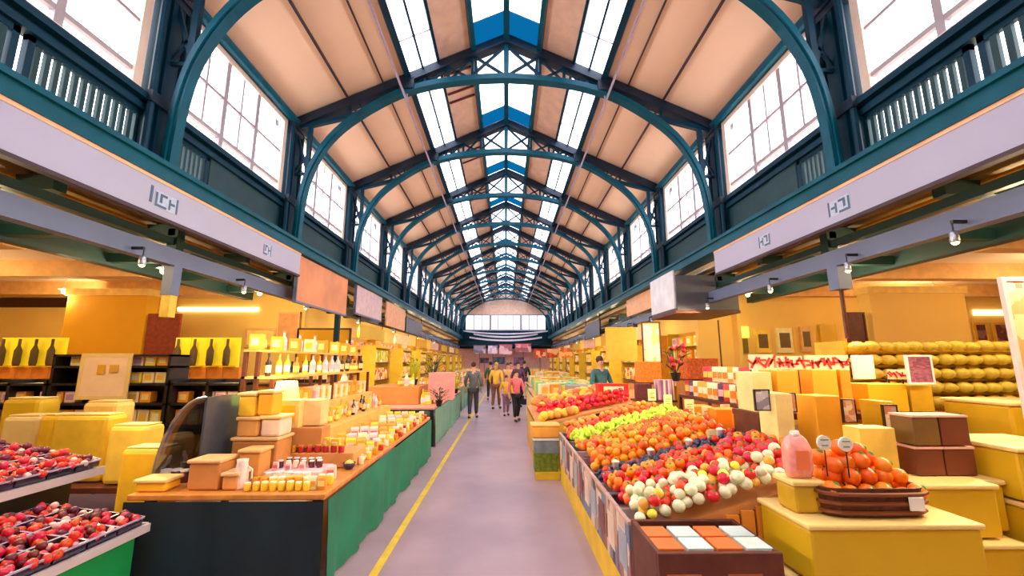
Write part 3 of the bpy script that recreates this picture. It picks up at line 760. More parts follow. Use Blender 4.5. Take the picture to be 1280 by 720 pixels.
# price cards
card_m = mat('price_card', (255, 238, 180), .5, var=.04)
ink_d = mat('dark_ink', (60, 40, 50), .6)
def make_card(w=.09, h=.13):
    t = thing('price_card', '', 'price card')
    MB().box(-w / 2, w / 2, -.004, .004, .07, .07 + h).build('card', card_m, t, bevel=.002)
    MB().box(-w * .3, w * .3, -.007, -.0042, .07 + h * .62, .07 + h * .68).box(-w * .3, w * .2, -.007, -.0042, .07 + h * .45, .07 + h * .5).box(-w * .2, w * .3, -.007, -.0042, .07 + h * .2, .07 + h * .34).build('print', mat('card_print', (220, 160, 90), .6), t)
    MB().tube([(0, .008, -.05), (0, .008, .1)], .004, 6).build('stake', black, t)
    return t
card0 = make_card()
cl = [(862, 512, 5.3, 'upright cream price card at the back of the green pears'), (884, 520, 5.0, 'cream price card between the oranges and the striped packets'), (906, 503, 5.2, 'cream price card in front of the tall packets, left of the orange boxes'),
      (934, 530, 4.5, 'cream price card leaning on the orange boxes'), (892, 553, 4.3, 'cream price card near the back edge of the oranges'), (920, 558, 4.1, 'cream price card nearest the plum lane end'),
      (835, 505, 5.8, 'cream price card at the back of the fruit stand beside the pears'), (815, 497, 6.2, 'small cream price card farthest along the fruit stand')]
for px, py, Y, lab in cl:
    c = at(px, py, Y)
    if c.x > 2.24: c.z = 1.13
    put(card0, (c.x, c.y, c.z - .13), random.uniform(-.1, .1), label=lab, scale=1.25)

# ---------------------------------------------------------------- generic goods
def carton(name, cat, w, d, h, m, lidm=None, label_m=None):
    t = thing(name, '', cat)
    MB().box(-w / 2, w / 2, -d / 2, d / 2, 0, h).build('box', m, t, bevel=min(w, d, h) * .06)
    if lidm: MB().box(-w / 2 - .008, w / 2 + .008, -d / 2 - .008, d / 2 + .008, h, h + .03).build('lid', lidm, t, bevel=.006)
    if label_m: MB().box(-w * .32, w * .32, -d / 2 - .004, -d / 2, h * .25, h * .75).build('front_label', label_m, t)
    return t
def crate_big(label, loc, w, d, h, m=yfoam, lidm=ypale, rz=0):
    t = thing('storage_crate', label, 'crate', loc, rz)
    MB().box(-w / 2, w / 2, -d / 2, d / 2, 0, h - .03).build('body', m, t, bevel=.02)
    MB().box(-w / 2 - .012, w / 2 + .012, -d / 2 - .012, d / 2 + .012, h - .03, h).build('lid', lidm, t, bevel=.01)
    return t
def px_crate(x0, y0, x1, y1, Y, d, label, m=yfoam, lidm=ypale, name=None):
    a = at(x0, y0, Y); b = at(x1, y1, Y); w = b.x - a.x; h = a.z - b.z
    t = crate_big(label, ((a.x + b.x) / 2, Y + d / 2, b.z), w, d, h, m, lidm)
    if name: t.name = name
    return t
# brown open-topped crate in front
bc = thing('slatted_crate', 'dark brown crate with lidded compartments at the near end of the fruit stand', 'crate', (1.13, 2.43, .36))
w, d, h = .66, .5, .40
m = MB()
m.box(-w / 2, w / 2, 0, .03, 0, h).box(-w / 2, w / 2, d - .03, d, 0, h).box(-w / 2, -w / 2 + .03, .03, d - .03, 0, h).box(w / 2 - .03, w / 2, .03, d - .03, 0, h).box(-w / 2 + .03, w / 2 - .03, .03, d - .03, 0, .03)
m.build('shell', brown, bc, bevel=.006)
for x in (-.2, .12): MB().box(x - .09, x + .09, -.006, 0, .05, .3).build('front_panel', mat('crate_tan', (170, 96, 50), .6), bc)
for k, (x, c) in enumerate(((-.24, (226, 110, 40)), (-.08, (200, 220, 216)), (.08, (60, 40, 50)), (.24, (214, 110, 50)))):
    MB().box(x - .07, x + .07, .05, .2, h - .05, h + .004).build('compartment_lid', mat('comp_%d' % k, c, .5), bc, bevel=.004)
    MB().box(x - .07, x + .07, .22, .37, h - .05, h + .004).build('compartment_lid', mat('comp_%d' % ((k + 2) % 4), c, .5), bc, bevel=.004)
tag(MB().box(.8, 1.47, 2.42, 2.94, 0, .357).build('crate_plinth', kraft, None, bevel=.01), 'plain brown plinth under the dark brown crate', 'plinth')

# big yellow crates to the right of it
ym = yfoam; yo = mat('orange_yellow_carton', (246, 176, 40), .5, var=.06); yb = mat('mustard_carton', (200, 158, 24), .5)
bm = mat('chocolate_carton', (108, 48, 24), .55, var=.2, scale=3); bm2 = mat('olive_brown_carton', (112, 78, 28), .55, var=.15)
def solid(label, x0, x1, y0, y1, z0, z1, m=yfoam, lidm=ypale): return crate_big(label, ((x0 + x1) / 2, (y0 + y1) / 2, z0), x1 - x0, y1 - y0, z1 - z0, m, lidm)
solid('long pale yellow crate in front at the bottom right, beside the brown crate', 1.66, 2.62, 2.5, 2.97, .56, .872)
solid('mustard crate under the long front crate, left one', 1.62, 2.1, 2.52, 2.95, 0, .55, yb)
solid('mustard crate under the long front crate, right one', 2.12, 2.6, 2.52, 2.95, 0, .55, yb)
solid('yellow crate with a pale lid under the brown cartons', 2.66, 3.12, 2.85, 3.3, .66, .98)
solid('wide yellow crate filling below the brown cartons', 2.64, 3.2, 2.8, 3.4, .3, .65)
solid('lowest yellow crate at the bottom right beside the floor', 2.64, 3.25, 2.75, 3.4, 0, .29, yb)
solid('yellow crate at the right frame edge, lower of two', 3.3, 3.8, 2.7, 3.3, .45, .86)
solid('yellow crate at the right frame edge, upper of two', 3.3, 3.85, 2.85, 3.4, .87, 1.2)
solid('yellow crate stack base at the right frame edge', 3.28, 3.85, 2.7, 3.4, 0, .44, yb)
solid('tall bright yellow tub beside the cheese shelf at the right frame edge', 4.12, 4.7, 3.55, 4.1, .72, 1.42)
solid('yellow base under the tall tub at the right', 4.12, 4.72, 3.5, 4.1, 0, .71, yb)
# four brown cartons
for k, (x0, x1, z0, z1, m, lab) in enumerate(((2.81, 3.0, .985, 1.17, bm, 'chocolate brown carton, lower left of the block of four'), (3.01, 3.22, .985, 1.17, bm, 'chocolate brown carton, lower right of the block of four'),
        (2.82, 3.0, 1.18, 1.38, bm2, 'olive brown carton, upper left of the block of four'), (3.01, 3.21, 1.18, 1.38, bm, 'chocolate brown carton, upper right of the block of four'))):
    t = thing('carton', lab, 'carton', ((x0 + x1) / 2, 3.14, z0))
    MB().box(-(x1 - x0) / 2, (x1 - x0) / 2, -.1, .08, 0, z1 - z0 - .012).build('box', m, t, bevel=.006)
    MB().box(-(x1 - x0) / 2 - .003, (x1 - x0) / 2 + .003, -.104, .084, z1 - z0 - .012, z1 - z0 + .002).build('lid', mat('pale_pink_lid', (226, 170, 150), .6), t)  # lid paler than the carton sides
# support of the cartons
solid('yellow crate behind the lidded one, under the rear of the brown cartons', 3.14, 3.28, 2.95, 3.38, .66, .98)

# stepped rack behind: tall yellow cartons
rack = thing('stepped_rack', 'brown stepped rack carrying the tall yellow cartons', 'rack', (2.0, 3.4, 0))
MB().box(.27, 2.05, 0, .5, .95, 1.0).box(.27, .31, .02, .48, 0, .95).box(2.01, 2.05, .02, .48, 0, .95).build('lower_step', brown, rack)
MB().box(.27, 2.1, .52, 1.0, 1.24, 1.29).box(.27, .31, .55, .98, 0, 1.24).box(2.06, 2.1, .55, .98, 0, 1.24).build('upper_step', brown, rack)
def px_carton(name, cat, x0, y0, x1, y1, Y, m, label, d=.2, lidm=None, lab_m=None, z=None):
    a = at(x0, y0, Y); b = at(x1, y1, Y)
    b.x = a.x + (x1 - x0) / FPX * (Y * math.cos(TILT) + (.5 * (a.z + b.z) - 1.75) * math.sin(TILT))
    if z is not None: b.z = z
    t = thing(name, label, cat, ((a.x + b.x) / 2, Y, b.z)); w = b.x - a.x; h = a.z - b.z
    MB().box(-w / 2, w / 2, 0, d, 0, h).build('box', m, t, bevel=.006)
    if lidm: MB().box(-w / 2 - .004, w / 2 + .004, -.004, d + .004, h, h + .015).build('lid', lidm, t)
    if lab_m: MB().box(-w * .33, w * .33, -.004, 0, h * .2, h * .8).build('front_label', lab_m, t)
    return t
prn = patches('portrait_print', [(240, 200, 150), (250, 226, 190), (226, 150, 110), (200, 170, 190)], 20)
for x0, y0, x1, y1, m, lab in ((940, 465, 964, 486, mat('pale_carton', (250, 220, 150), .5), 'pale carton at the left end of the upper row under the red marked banners'), (970, 463, 996, 489, yo, 'orange yellow carton, second in the upper row under the red marked banners'),
        (1014, 462, 1046, 492, yo, 'tall orange yellow carton in the middle of the upper row'), (1049, 462, 1062, 492, mat('amber_carton', (226, 150, 30), .5), 'narrow amber carton right of the tall orange yellow one'),
        (1084, 480, 1134, 506, ym, 'broad yellow carton in front of the pier, upper row'), (1136, 481, 1165, 508, yb, 'mustard carton beside the broad yellow one below the purple board')):
    px_carton('carton', 'carton', x0, y0, x1, y1 + 2, 4.05, m, lab, .3, lidm=None, z=1.291)
for x0, y0, x1, y1, Y, m, lm, lab in ((968, 492, 990, 512, 3.62, mat('pale_carton2', (250, 226, 150), .5), None, 'pale yellow carton on the lower step beside the framed pictures'), (1018, 495, 1050, 530, 3.6, yo, None, 'orange yellow carton on the lower step below the tall one'),
        (1052, 502, 1070, 535, 3.6, ym, None, 'narrow yellow carton left of the first framed picture'),
        (1104, 502, 1118, 545, 3.62, yb, None, 'mustard carton between the two framed pictures')):
    px_carton('carton', 'carton', x0, y0, x1, y1, Y, m, lab, .25, z=1.001)
def framed(px0, py0, px1, py1, Y, label, print_m, fr=black, cat='picture', name='framed_picture', lean=0):
    a = at(px0, py0, Y); b = at(px1, py1, Y); w = b.x - a.x; h = a.z - b.z
    t = thing(name, label, cat, ((a.x + b.x) / 2, Y, b.z))
    t.rotation_euler = (lean, 0, 0)
    MB().box(-w / 2, w / 2, -.006, .01, 0, h).build('print', print_m, t)
    e = max(.006, w * .08)
    MB().box(-w / 2 - e, w / 2 + e, -.012, .012, h, h + e).box(-w / 2 - e, w / 2 + e, -.012, .012, -e, 0).box(-w / 2 - e, -w / 2, -.012, .012, 0, h).box(w / 2, w / 2 + e, -.012, .012, 0, h).build('frame', fr, t)
    return t
framed(1052, 500, 1070, 527, 3.52, 'black framed portrait card leaning on the yellow cartons, left one', prn)
framed(1103, 507, 1124, 543, 3.5, 'black framed portrait card on the mustard carton, right one', prn)
framed(943, 488, 962, 512, 3.7, 'small pale framed card with a dark edge at the left of the step', patches('grey_print', [(200, 200, 214), (230, 226, 226), (150, 150, 170)], 18))
framed(985, 492, 995, 514, 3.7, 'narrow cream framed card left of the lower orange yellow carton', prn)
# purple board on top of the mustard carton
framed(1133, 446, 1166, 478, 4.0, 'purple written board in a white frame on the mustard carton', patches('purple_board', [(150, 84, 110), (164, 100, 124), (132, 66, 96)], 26, stretch=(1, 1, 3)), white, 'board', 'menu_board')
# red letter strip signs
redi = mat('red_ink', (214, 36, 30), .5)
def banner(px0, py0, px1, py1, Y, label, seed, glyphs=5):
    a = at(px0, py0, Y); b = at(px1, py1, Y); w = b.x - a.x; h = a.z - b.z
    t = thing('marked_banner', label, 'banner', ((a.x + b.x) / 2, Y, b.z))
    MB().box(-w / 2, w / 2, 0, .015, 0, h).build('board', mat('banner_pink', (250, 216, 190), .6), t)
    MB().tube([(-w * .4, .03, -.42), (-w * .4, .03, h * .6)], .008, 6).build('stake', black, t)
    MB().tube([(w * .4, .03, -.42), (w * .4, .03, h * .6)], .008, 6).build('stake', black, t)
    rnd = random.Random(seed); m = MB()
    for k in range(glyphs * 3):
        gx = -w / 2 + w * (k + .5) / glyphs / 3 + rnd.uniform(-.01, .01); an = rnd.choice([-.9, -.5, 0, .6, 1.57]); L_ = h * rnd.uniform(.2, .36); cz = h * rnd.uniform(.34, .66)
        m.bar((gx - L_ * math.sin(an), -.003, cz - L_ * math.cos(an)), (gx + L_ * math.sin(an), -.003, cz + L_ * math.cos(an)), .006, h * .13)
    m.build('red_marking', redi, t)
    return t
banner(936, 443, 968, 462, 4.2, 'pale banner with red brush marks, leftmost over the yellow cartons', 1, 3)
banner(970, 445, 1004, 462, 4.2, 'pale banner with red brush marks, second over the yellow cartons', 2, 4)
banner(1006, 444, 1062, 463, 4.2, 'longest pale banner with red brush marks over the tall cartons', 3, 6)
banner(1110, 462, 1134, 474, 4.2, 'small pale banner with red brush marks before the cream pier', 4, 3)
wl = px_carton('sign_card', 'card', 1064, 444, 1092, 474, 4.25, mat('pink_white_card', (248, 222, 224), .5), 'blank pinkish white card right of the red marked banners', .02)
# orange basket
bk = thing('wicker_basket', 'brown wicker basket of oranges on the long yellow crate', 'basket', (2.14, 2.76, .873))
def rect_loft(m, rings, thick=0):
    vs = []; fs = []
    for (w, d, z) in rings:
        n = 28
        for k in range(n):
            t = 2 * PI * k / n; c, s_ = math.cos(t), math.sin(t)
            f = 1 / max(abs(c), abs(s_)) ** .75
            vs.append((w / 2 * c * f, d / 2 * s_ * f, z))
    n = 28
    for i in range(len(rings) - 1):
        for k in range(n): fs.append((i * n + k, i * n + (k + 1) % n, (i + 1) * n + (k + 1) % n, (i + 1) * n + k))
    fs.append(tuple(range(n - 1, -1, -1))); fs.append(tuple((len(rings) - 1) * n + k for k in range(n)))
    return m.add(vs, fs)
wick = mat('dark_wicker', (96, 46, 22), .6, var=.4, scale=30, bump=.6)
rect_loft(MB(), [(.58, .34, 0), (.61, .36, .05), (.63, .38, .16), (.6, .35, .16), (.57, .33, .06)]).build('weave', wick, bk)
for z in (.03, .08, .13):
    n = 28; w = .585 + .28 * z; d = .345 + .22 * z; pts = []
    for k in range(n + 1):
        t = 2 * PI * k / n; c, s_ = math.cos(t), math.sin(t); f = 1 / max(abs(c), abs(s_)) ** .75; pts.append(((w / 2 + .012) * c * f, (d / 2 + .012) * s_ * f, z))
    MB().tube(pts, .012, 6).build('cane_ring', mat('cane', (124, 62, 28), .6), bk)
MB().box(.14, .22, -.215, -.205, .05, .12).build('tag_label', white, bk)
f_bo = fruit('orange', 'orange', mat('bright_orange_peel', (255, 122, 10), .35, rnd=.12), .05, 'large orange heaped in the wicker basket', 'oranges in the wicker basket', calyx=leafg)
for l, (nx, ny) in enumerate(((6, 3), (5, 2), (4, 2), (2, 1))):
    for i in range(nx):
        for j in range(ny):
            put(f_bo, (2.14 + (i - (nx - 1) / 2) * .1 - (.05 if l > 1 else 0), 2.76 + (j - (ny - 1) / 2) * .1, .965 + l * .073), (random.random(), random.random(), random.random()), scale=random.uniform(.92, 1.1))
for k, (px, py) in enumerate(((1030, 549), (1057, 551))):
    c = at(px, py, 2.62); t = thing('price_tag', 'round white price tag above the basket oranges, %s one' % ('left', 'right')[k], 'price tag', (c.x, c.y, c.z - .05))
    MB().tube([(0, 0, .03), (0, .012, .03)], .042, 12).build('disc', white, t); MB().tube([(0, .006, -.16), (0, .006, .0)], .004, 6).build('stake', black, t)
    MB().box(-.024, .024, -.004, 0, .044, .05).box(-.018, .018, -.004, 0, .012, .02).build('print', mat('green_ink', (120, 160, 120), .5), t)
# pink bag and its stand
t = thing('candy_bag', 'clear pink bag on a yellow block left of the orange basket', 'bag', (1.79, 2.74, 1.06))
rect_loft(MB(), [(.13, .07, 0), (.15, .1, .05), (.15, .1, .17), (.12, .06, .22), (.07, .02, .245)]).build('bag', mat('pink_plastic', (250, 156, 150), .2, var=.2, scale=18, coat=.5), t, smooth=True)
MB().box(-.04, .04, -.056, -.05, .05, .16).build('window', mat('bag_orange', (246, 130, 80), .3), t)
MB().tube([(-.02, 0, .25), (.02, 0, .25)], .02, 8).build('tie', white, t)
solid('small yellow block under the clear pink bag', 1.7, 1.88, 2.66, 2.84, .874, 1.055, yb, ypale)

px_carton('carton', 'carton', 1074, 535, 1120, 612, 3.1, mat('pale_yellow_carton', (244, 206, 90), .5), 'pale yellow carton just behind the basket of oranges', .16)
# red-purple packets, bags etc along the back of the fruit stand
bags = thing('back_shelf', 'brown shelf along the back of the fruit stand', 'shelf', (2.75, 3.95, 0))
MB().box(0, .5, .5, 3.0, 1.2, 1.24).box(0, .04, .5, .54, 0, 1.2).box(.46, .5, .5, .54, 0, 1.2).box(0, .04, 2.96, 3.0, 0, 1.2).box(.46, .5, 2.96, 3.0, 0, 1.2).build('board', brown, bags)
MB().box(.3, .5, .5, 3.0, 1.42, 1.45).box(.46, .5, .5, .54, 1.24, 1.42).box(.46, .5, 2.96, 3.0, 1.24, 1.42).build('riser', brown, bags)
def make_packet(m, topm, w=.085, h=.2):
    t = thing('snack_packet', '', 'packet')
    rect_loft(MB(), [(w, .045, 0), (w * 1.05, .06, h * .4), (w, .04, h * .85), (w, .01, h)]).build('pouch', m, t, smooth=False)
    MB().box(-w * .36, w * .36, -.036, -.028, h * .25, h * .65).build('front_label', topm, t)
    return t
pk = [make_packet(mat('packet_cream', (250, 228, 190), .35), mat('lab_or', (240, 140, 40), .4)), make_packet(mat('packet_orange', (250, 160, 50), .35), mat('lab_cr', (255, 240, 210), .4)),
      make_packet(mat('packet_red', (206, 60, 60), .35), mat('lab_y', (250, 220, 100), .4)), make_packet(mat('packet_purple', (90, 40, 80), .35), mat('lab_p', (220, 190, 210), .4))]
pcol = ['cream', 'orange', 'red', 'purple']
cnt = [0, 0, 0, 0]
for row, (xx, zz) in enumerate(((2.85, 1.245), (3.15, 1.455))):
    for k in range(16):
        y = 4.55 + k * .15
        j = random.choice([0, 0, 1, 1, 2, 3]) if row == 0 else random.choice([0, 1, 2, 0])
        put(pk[j], (xx, y, zz), -.75, label='%s snack packet standing in the %s row behind the fruit stand' % (pcol[j], ('front', 'rear')[row]), group='%s packets, %s row behind the fruit stand' % (pcol[j], ('front', 'rear')[row]), scale=1.1)
bl = thing('back_ledge', 'narrow brown ledge between the fruit bed and the packet shelf', 'ledge', (2.26, 4.42, 0))
MB().box(0, .46, 0, 2.5, .96, 1.0).build('board', brown, bl)
for x in (.02, .4):
    for y in (.02, 1.2, 2.44): MB().box(x, x + .04, y, y + .04, 0, .96).build('leg', brown, bl)
# orange cartons at the head of the oranges lane
for x0, y0, x1, y1, Y, lab in ((930, 517, 962, 552, 4.45, 'orange carton heap left part at the head of the orange lane'), (895, 512, 928, 552, 4.8, 'big orange carton at the head of the orange lane'), (868, 508, 892, 540, 5.3, 'small orange carton behind the price cards')):
    px_carton('carton', 'carton', x0, y0, x1, y1, Y, mat('orange_carton', (250, 140, 20), .5, var=.1), lab, .25, z=1.002)
# flowers in a pot
def plant(px, py, Y, label, name, cat, leafm, flm=None, h=.35, r=.16, n=26, potm=None, z=None):
    c = at(px, py, Y)
    if z is not None: c.z = z
    t = thing(name, label, cat, (c.x, c.y, c.z))
    MB().lathe([(.05, 0), (.08, .12), (.085, .13), (.07, .12)], n=12).build('pot', potm or black, t)
    rr = random.Random(int(px)); lf = MB(); fl = MB()
    for k in range(n):
        a = rr.uniform(0, 6.3); q = rr.uniform(.2, 1) * r; z = .15 + rr.uniform(0, 1) * h
        p = Vector((q * math.cos(a), q * math.sin(a), z)); u = Vector((math.cos(a), math.sin(a), .5)).normalized(); v = Vector((-math.sin(a), math.cos(a), 0))
        s_ = rr.uniform(.04, .08)
        lf.add([p, p + u * s_ + v * s_ * .4, p + u * s_ * 2, p + u * s_ - v * s_ * .4, p + u * s_ + Vector((0, 0, .012))], [(0, 1, 4), (1, 2, 4), (2, 3, 4), (3, 0, 4), (0, 3, 2, 1)])
        lf.tube([(0, 0, .1), tuple(p)], .004, 4)
        if flm and k % 2 == 0: fl.ball(tuple(p + Vector((0, 0, .05))), rr.uniform(.03, .05), 7, 5)
    lf.build('foliage', leafm, t)
    if flm: fl.build('blossom', flm, t, smooth=True)
    return t
dgl = mat('dark_leaf', (20, 70, 40), .5)
plant(845, 476, 6.75, 'pot of red flowers with dark leaves behind the green pears', 'flower_pot', 'flowers', dgl, mat('red_petal', (206, 30, 50), .5), z=1.452)

# cheese shelf far right (many yellow lumps)
sh = thing('bread_shelf', 'yellow shelving stacked with round loaves at the right edge', 'shelf', (5.0, 5.2, 0))
for z in (.8, 1.2, 1.36, 1.52, 1.68, 1.84): MB().box(-.85, 1.2, 0, .5, z, z + .03).build('shelf_board', ywood, sh)
for x in (-.88, 1.2): MB().box(x, x + .04, 0, .5, 0, 2.0).build('upright', ywood, sh)
MB().box(-.84, 1.2, .5, .53, .1, 2.0).build('back_board', mat('shelf_back', (226, 160, 60), .6), sh)
lf = thing('bread_loaf', '', 'bread')
MB().ball((0, 0, .05), .07, 10, 7, 1.15, 1, .75).build('crust', mat('golden_crust', (255, 214, 74), .5, rnd=.06, var=.2, scale=20), lf, smooth=True)
MB().bar((-.04, 0, .102), (.04, 0, .102), .012, .006).build('score_mark', mat('score', (220, 130, 40), .6), lf)
for zi, z in enumerate((1.2, 1.36, 1.52, 1.68, 1.84)):
    for i in range(12):
        for j in range(1):
            put(lf, (4.22 + i * .172 + random.uniform(-.01, .01), 5.12 + j * .17, z + .031), random.uniform(-.4, .4), label='golden loaf in the %s row of the yellow shelving at the right edge' % ['lowest', 'second lowest', 'middle', 'second highest', 'top'][zi], group='loaves, shelf row %s' % ['one', 'two', 'three', 'four', 'five'][zi], scale=(1.2, 1.2, random.uniform(1.1, 1.3)))
for k in range(5):
    put(lf, (3.95 + k * .14, 4.75, 1.06 - .0), .2, label='golden loaf on the low ledge in front of the yellow shelving', group='loaves on the low ledge')
tag(MB().box(3.8, 4.7, 4.6, 4.95, 1.02, 1.058).box(3.82, 3.87, 4.65, 4.9, 0, 1.02).box(4.63, 4.68, 4.65, 4.9, 0, 1.02).build('low_ledge', ywood, None), 'narrow yellow ledge table in front of the loaf shelving', 'table')
# white framed glass case at right edge
gc = thing('poster_stand', 'tall white framed poster stand at the right frame edge', 'poster stand', (at(1264, 410, 2.92).x, 2.92, 1.202))
MB().box(0, .03, 0, .03, 0, 1.14).box(.4, .43, 0, .03, 0, 1.14).box(.03, .4, 0, .03, 1.11, 1.14).box(.03, .4, 0, .03, .4, .43).build('frame', mat('pinkish_frame', (244, 206, 200), .4), gc)
MB().box(.03, .4, .01, .02, .43, 1.11).build('poster', patches('poster_print', [(250, 190, 140), (240, 150, 90), (250, 214, 180), (226, 110, 90)], 9), gc)
# shelf on rear wall right: white packs with yellow lamp
for (x0, y0, x1, y1, m, lab) in ((918, 408, 936, 422, mat('yellow_shade', (255, 232, 110), .5, emit=(255, 220, 80), estr=1.5), 'glowing yellow lamp shade on the right rear wall'), (921, 423, 935, 441, mat('olive_box', (120, 110, 30), .6), 'olive green box under the yellow lamp shade'),
        (944, 412, 962, 441, mat('sign_yellow', (250, 214, 90), .5), 'yellow poster with dark print on the right rear wall'), (970, 410, 990, 441, mat('sign_cream', (250, 240, 180), .5), 'cream poster beside the yellow one on the right rear wall'),
        (1000, 408, 1014, 440, tanp, 'tan panel beside the cream poster'), (1024, 405, 1045, 440, ym, 'bright yellow panel left of the brown door')):
    px_carton('wall_poster', 'poster', x0, y0, x1, y1, 12.31, m, lab, .09, lab_m=mat('poster_dark', (110, 90, 60), .6) if 'poster' in lab else None)

# ---------------------------------------------------------------- right: second stand and things behind
t = thing('fruit_stand', 'second fruit stand of yellow boards with a red heap, beyond the long one', 'fruit stand', (.5, 7.3, 0))
MB().box(0, .04, 0, 2.9, 0, .74).box(.04, 2.2, 0, .04, 0, .74).build('side_board', mat('mustard_board', (206, 160, 60), .6, var=.12), t)
m = MB(); m.add([(0, 0, .74), (2.2, 0, 1.18), (2.2, 2.9, 1.18), (0, 2.9, .74), (0, 0, .7), (2.2, 0, 1.14), (2.2, 2.9, 1.14), (0, 2.9, .7)], [(0, 1, 2, 3), (7, 6, 5, 4), (0, 4, 5, 1), (1, 5, 6, 2), (2, 6, 7, 3), (3, 7, 4, 0)])
m.build('sloping_bed', kraft, t)
MB().box(.04, .1, 2.8, 2.86, 0, .7).build('leg', brown, t)
sl2 = lambda x, y: .75 + .2 * (x - .5)
lane([(f_cherry, 1)], .56, 2.2, 7.55, 8.2, .105, 2, zf=sl2, mound=.1)
f_pot = fruit('potato', 'potato', mat('tan_skin', (226, 160, 60), .6, rnd=.4), .075, 'tan potato in the ochre heap of the second fruit stand', 'potatoes on the second fruit stand')
lane([(f_pot, 1)], .56, 2.0, 8.3, 9.6, .15, 1, zf=sl2, mound=.16)
lane([(f_pot, 1)], .52, 1.2, 7.34, 7.53, .1, 1, zf=sl2, mound=.02)
# stack at the corner between the stands
for x0, x1, z0, z1, m, lab, nm in ((.46, .82, .0, .12, ywood, 'yellow crate standing on the floor at the end of the long fruit stand', 'storage_crate'), (.44, .8, .12, .38, mat('olive_green_veg', (104, 120, 20), .7, var=.4, scale=18), 'olive green crate of greens between the yellow crate and the grey box', 'greens_crate'),
        (.43, .81, .38, .6, mat('blue_grey_box', (116, 126, 134), .4, var=.3, scale=6), 'blue grey box with a pale rim in the corner stack', 'grey_box')):
    t = thing(nm, lab, 'crate', ((x0 + x1) / 2, 6.95, z0)); hw = (x1 - x0) / 2
    MB().box(-hw, hw, -.16, .16, 0, z1 - z0 - .03).build('body', m, t, bevel=.008)
    MB().box(-hw - .008, hw + .008, -.168, .168, z1 - z0 - .03, z1 - z0).build('rim', white if nm == 'grey_box' else m, t)
solid('mustard wooden box on top of the corner stack', .4, .82, 6.78, 7.14, .605, .8, mat('mustard_wood', (226, 160, 60), .5), mat('mustard_wood2', (232, 170, 80), .5))

def counter(label, s, x0, x1, y0, y1, h, clothm, topm, front=None):
    """table top on a cloth-covered trestle; x0 is the aisle side"""
    t = thing('market_counter', label, 'counter', (s * x0, y0, 0)); W = (x1 - x0) * s; L = y1 - y0
    MB().box(0, W, 0, L, h - .045, h).build('worktop', topm, t, bevel=.008)
    for (x, y) in ((.1, .12), (.1, L - .12), (x1 - x0 - .1, .12), (x1 - x0 - .1, L - .12)): MB().box(s * (x - .03), s * (x + .03), y - .03, y + .03, 0, h - .045).build('leg', brown, t)
    def drape(P, Q, nrm, seed, amp=.022):
        rr = random.Random(seed); n = 60; P = Vector(P); Q = Vector(Q); nrm = Vector(nrm); m = MB(); vs = []; fs = []
        ph = [rr.uniform(0, 6) for _ in range(4)]; hh = [h - .046, h * .7, h * .35, .012]
        for side in (0, 1):
            for j in range(4):
                for i in range(n + 1):
                    u = i / n * (Q - P).length
                    o = amp * (j / 3) * (math.sin(u * 9 + ph[0]) + .6 * math.sin(u * 23 + ph[1]) + .5 * math.sin(u * 4 + ph[2])) + amp * 1.6
                    p = P + (Q - P) * (i / n) + nrm * (o + (.006 if side else 0)); vs.append((p.x, p.y, hh[j]))
        N = 4 * (n + 1)
        for j in range(3):
            for i in range(n):
                a = j * (n + 1) + i; fs.append((a, a + 1, a + n + 2, a + n + 1)); fs.append((N + a, N + a + n + 1, N + a + n + 2, N + a + 1))
        return m.add(vs, fs)
    drape((s * .015, 0.01, 0), (s * .015, L - .01, 0), (-s, 0, 0), 3).build('side_cloth', clothm, t, smooth=True)
    drape((0, .015, 0), (W, .015, 0), (0, -1, 0), 5, .022).build('front_cloth', front or clothm, t, smooth=True)
    return t
counter('long left counter with a wooden top and green cloth sides', -1, 1.42, 2.96, 3.62, 8.4, .72, cloth_g, wood, cloth_d)
counter('second left counter with a pale green front beyond the first', -1, 1.5, 3.2, 9.3, 14.6, .8, cloth_p, mat('pinkish_top', (236, 160, 140), .5), cloth_d)
for k, y in enumerate((15.6, 20.6, 25.6, 30.6)):
    counter('%s far left counter with a muted cloth beyond the pale green one' % ORD[k], -1, 1.6, 3.2, y, y + 4.2, .85, [cloth_p, mat('cloth_ochre', (220, 160, 70), .7)][k % 2], wood)
for k, y in enumerate((11.0, 15.8, 20.6, 25.6, 30.6)):
    counter('%s far right counter with a pale cloth beyond the red heap' % ORD[k], 1, [.75, .9, 1.4, 1.6, 1.7][k], 3.2, y, y + 4.2, .85, [mat('cloth_cream', (236, 206, 150), .7), mat('cloth_mint', (150, 196, 160), .7)][k % 2], wood)

# ---------------------------------------------------------------- goods on the left counters
def bottle(m, capm, h=.26, r=.034, lab=None):
    t = thing('bottle', '', 'bottle')
    MB().lathe([(r * .9, 0), (r, .01), (r, h * .58), (r * .45, h * .74), (r * .36, h * .78), (r * .36, h * .93)], n=10).build('glass', m, t, smooth=True)
    MB().lathe([(r * .42, h * .92), (r * .42, h)], n=8).build('cap', capm, t)
    MB().lathe([(r * 1.02, h * .16), (r * 1.02, h * .48)], n=10).build('label', lab or white, t)
    return t
def jar(m, capm, h=.09, r=.036):
    t = thing('jar', '', 'jar')
    MB().lathe([(r * .9, 0), (r, .008), (r, h * .8), (r * .85, h * .88)], n=10).build('glass', m, t, smooth=True)
    MB().lathe([(r * .92, h * .86), (r * .92, h)], n=10).build('lid', capm, t)
    return t
gold = mat('gold_lid', (240, 190, 60), .3, metal=.4)
amber = mat('amber_glass', (236, 150, 30), .15, coat=.5); oil = mat('oil_glass', (226, 206, 50), .12, coat=.5); wine = mat('dark_wine_glass', (60, 30, 30), .15, coat=.5); milk = mat('milk_white', (246, 224, 214), .35)
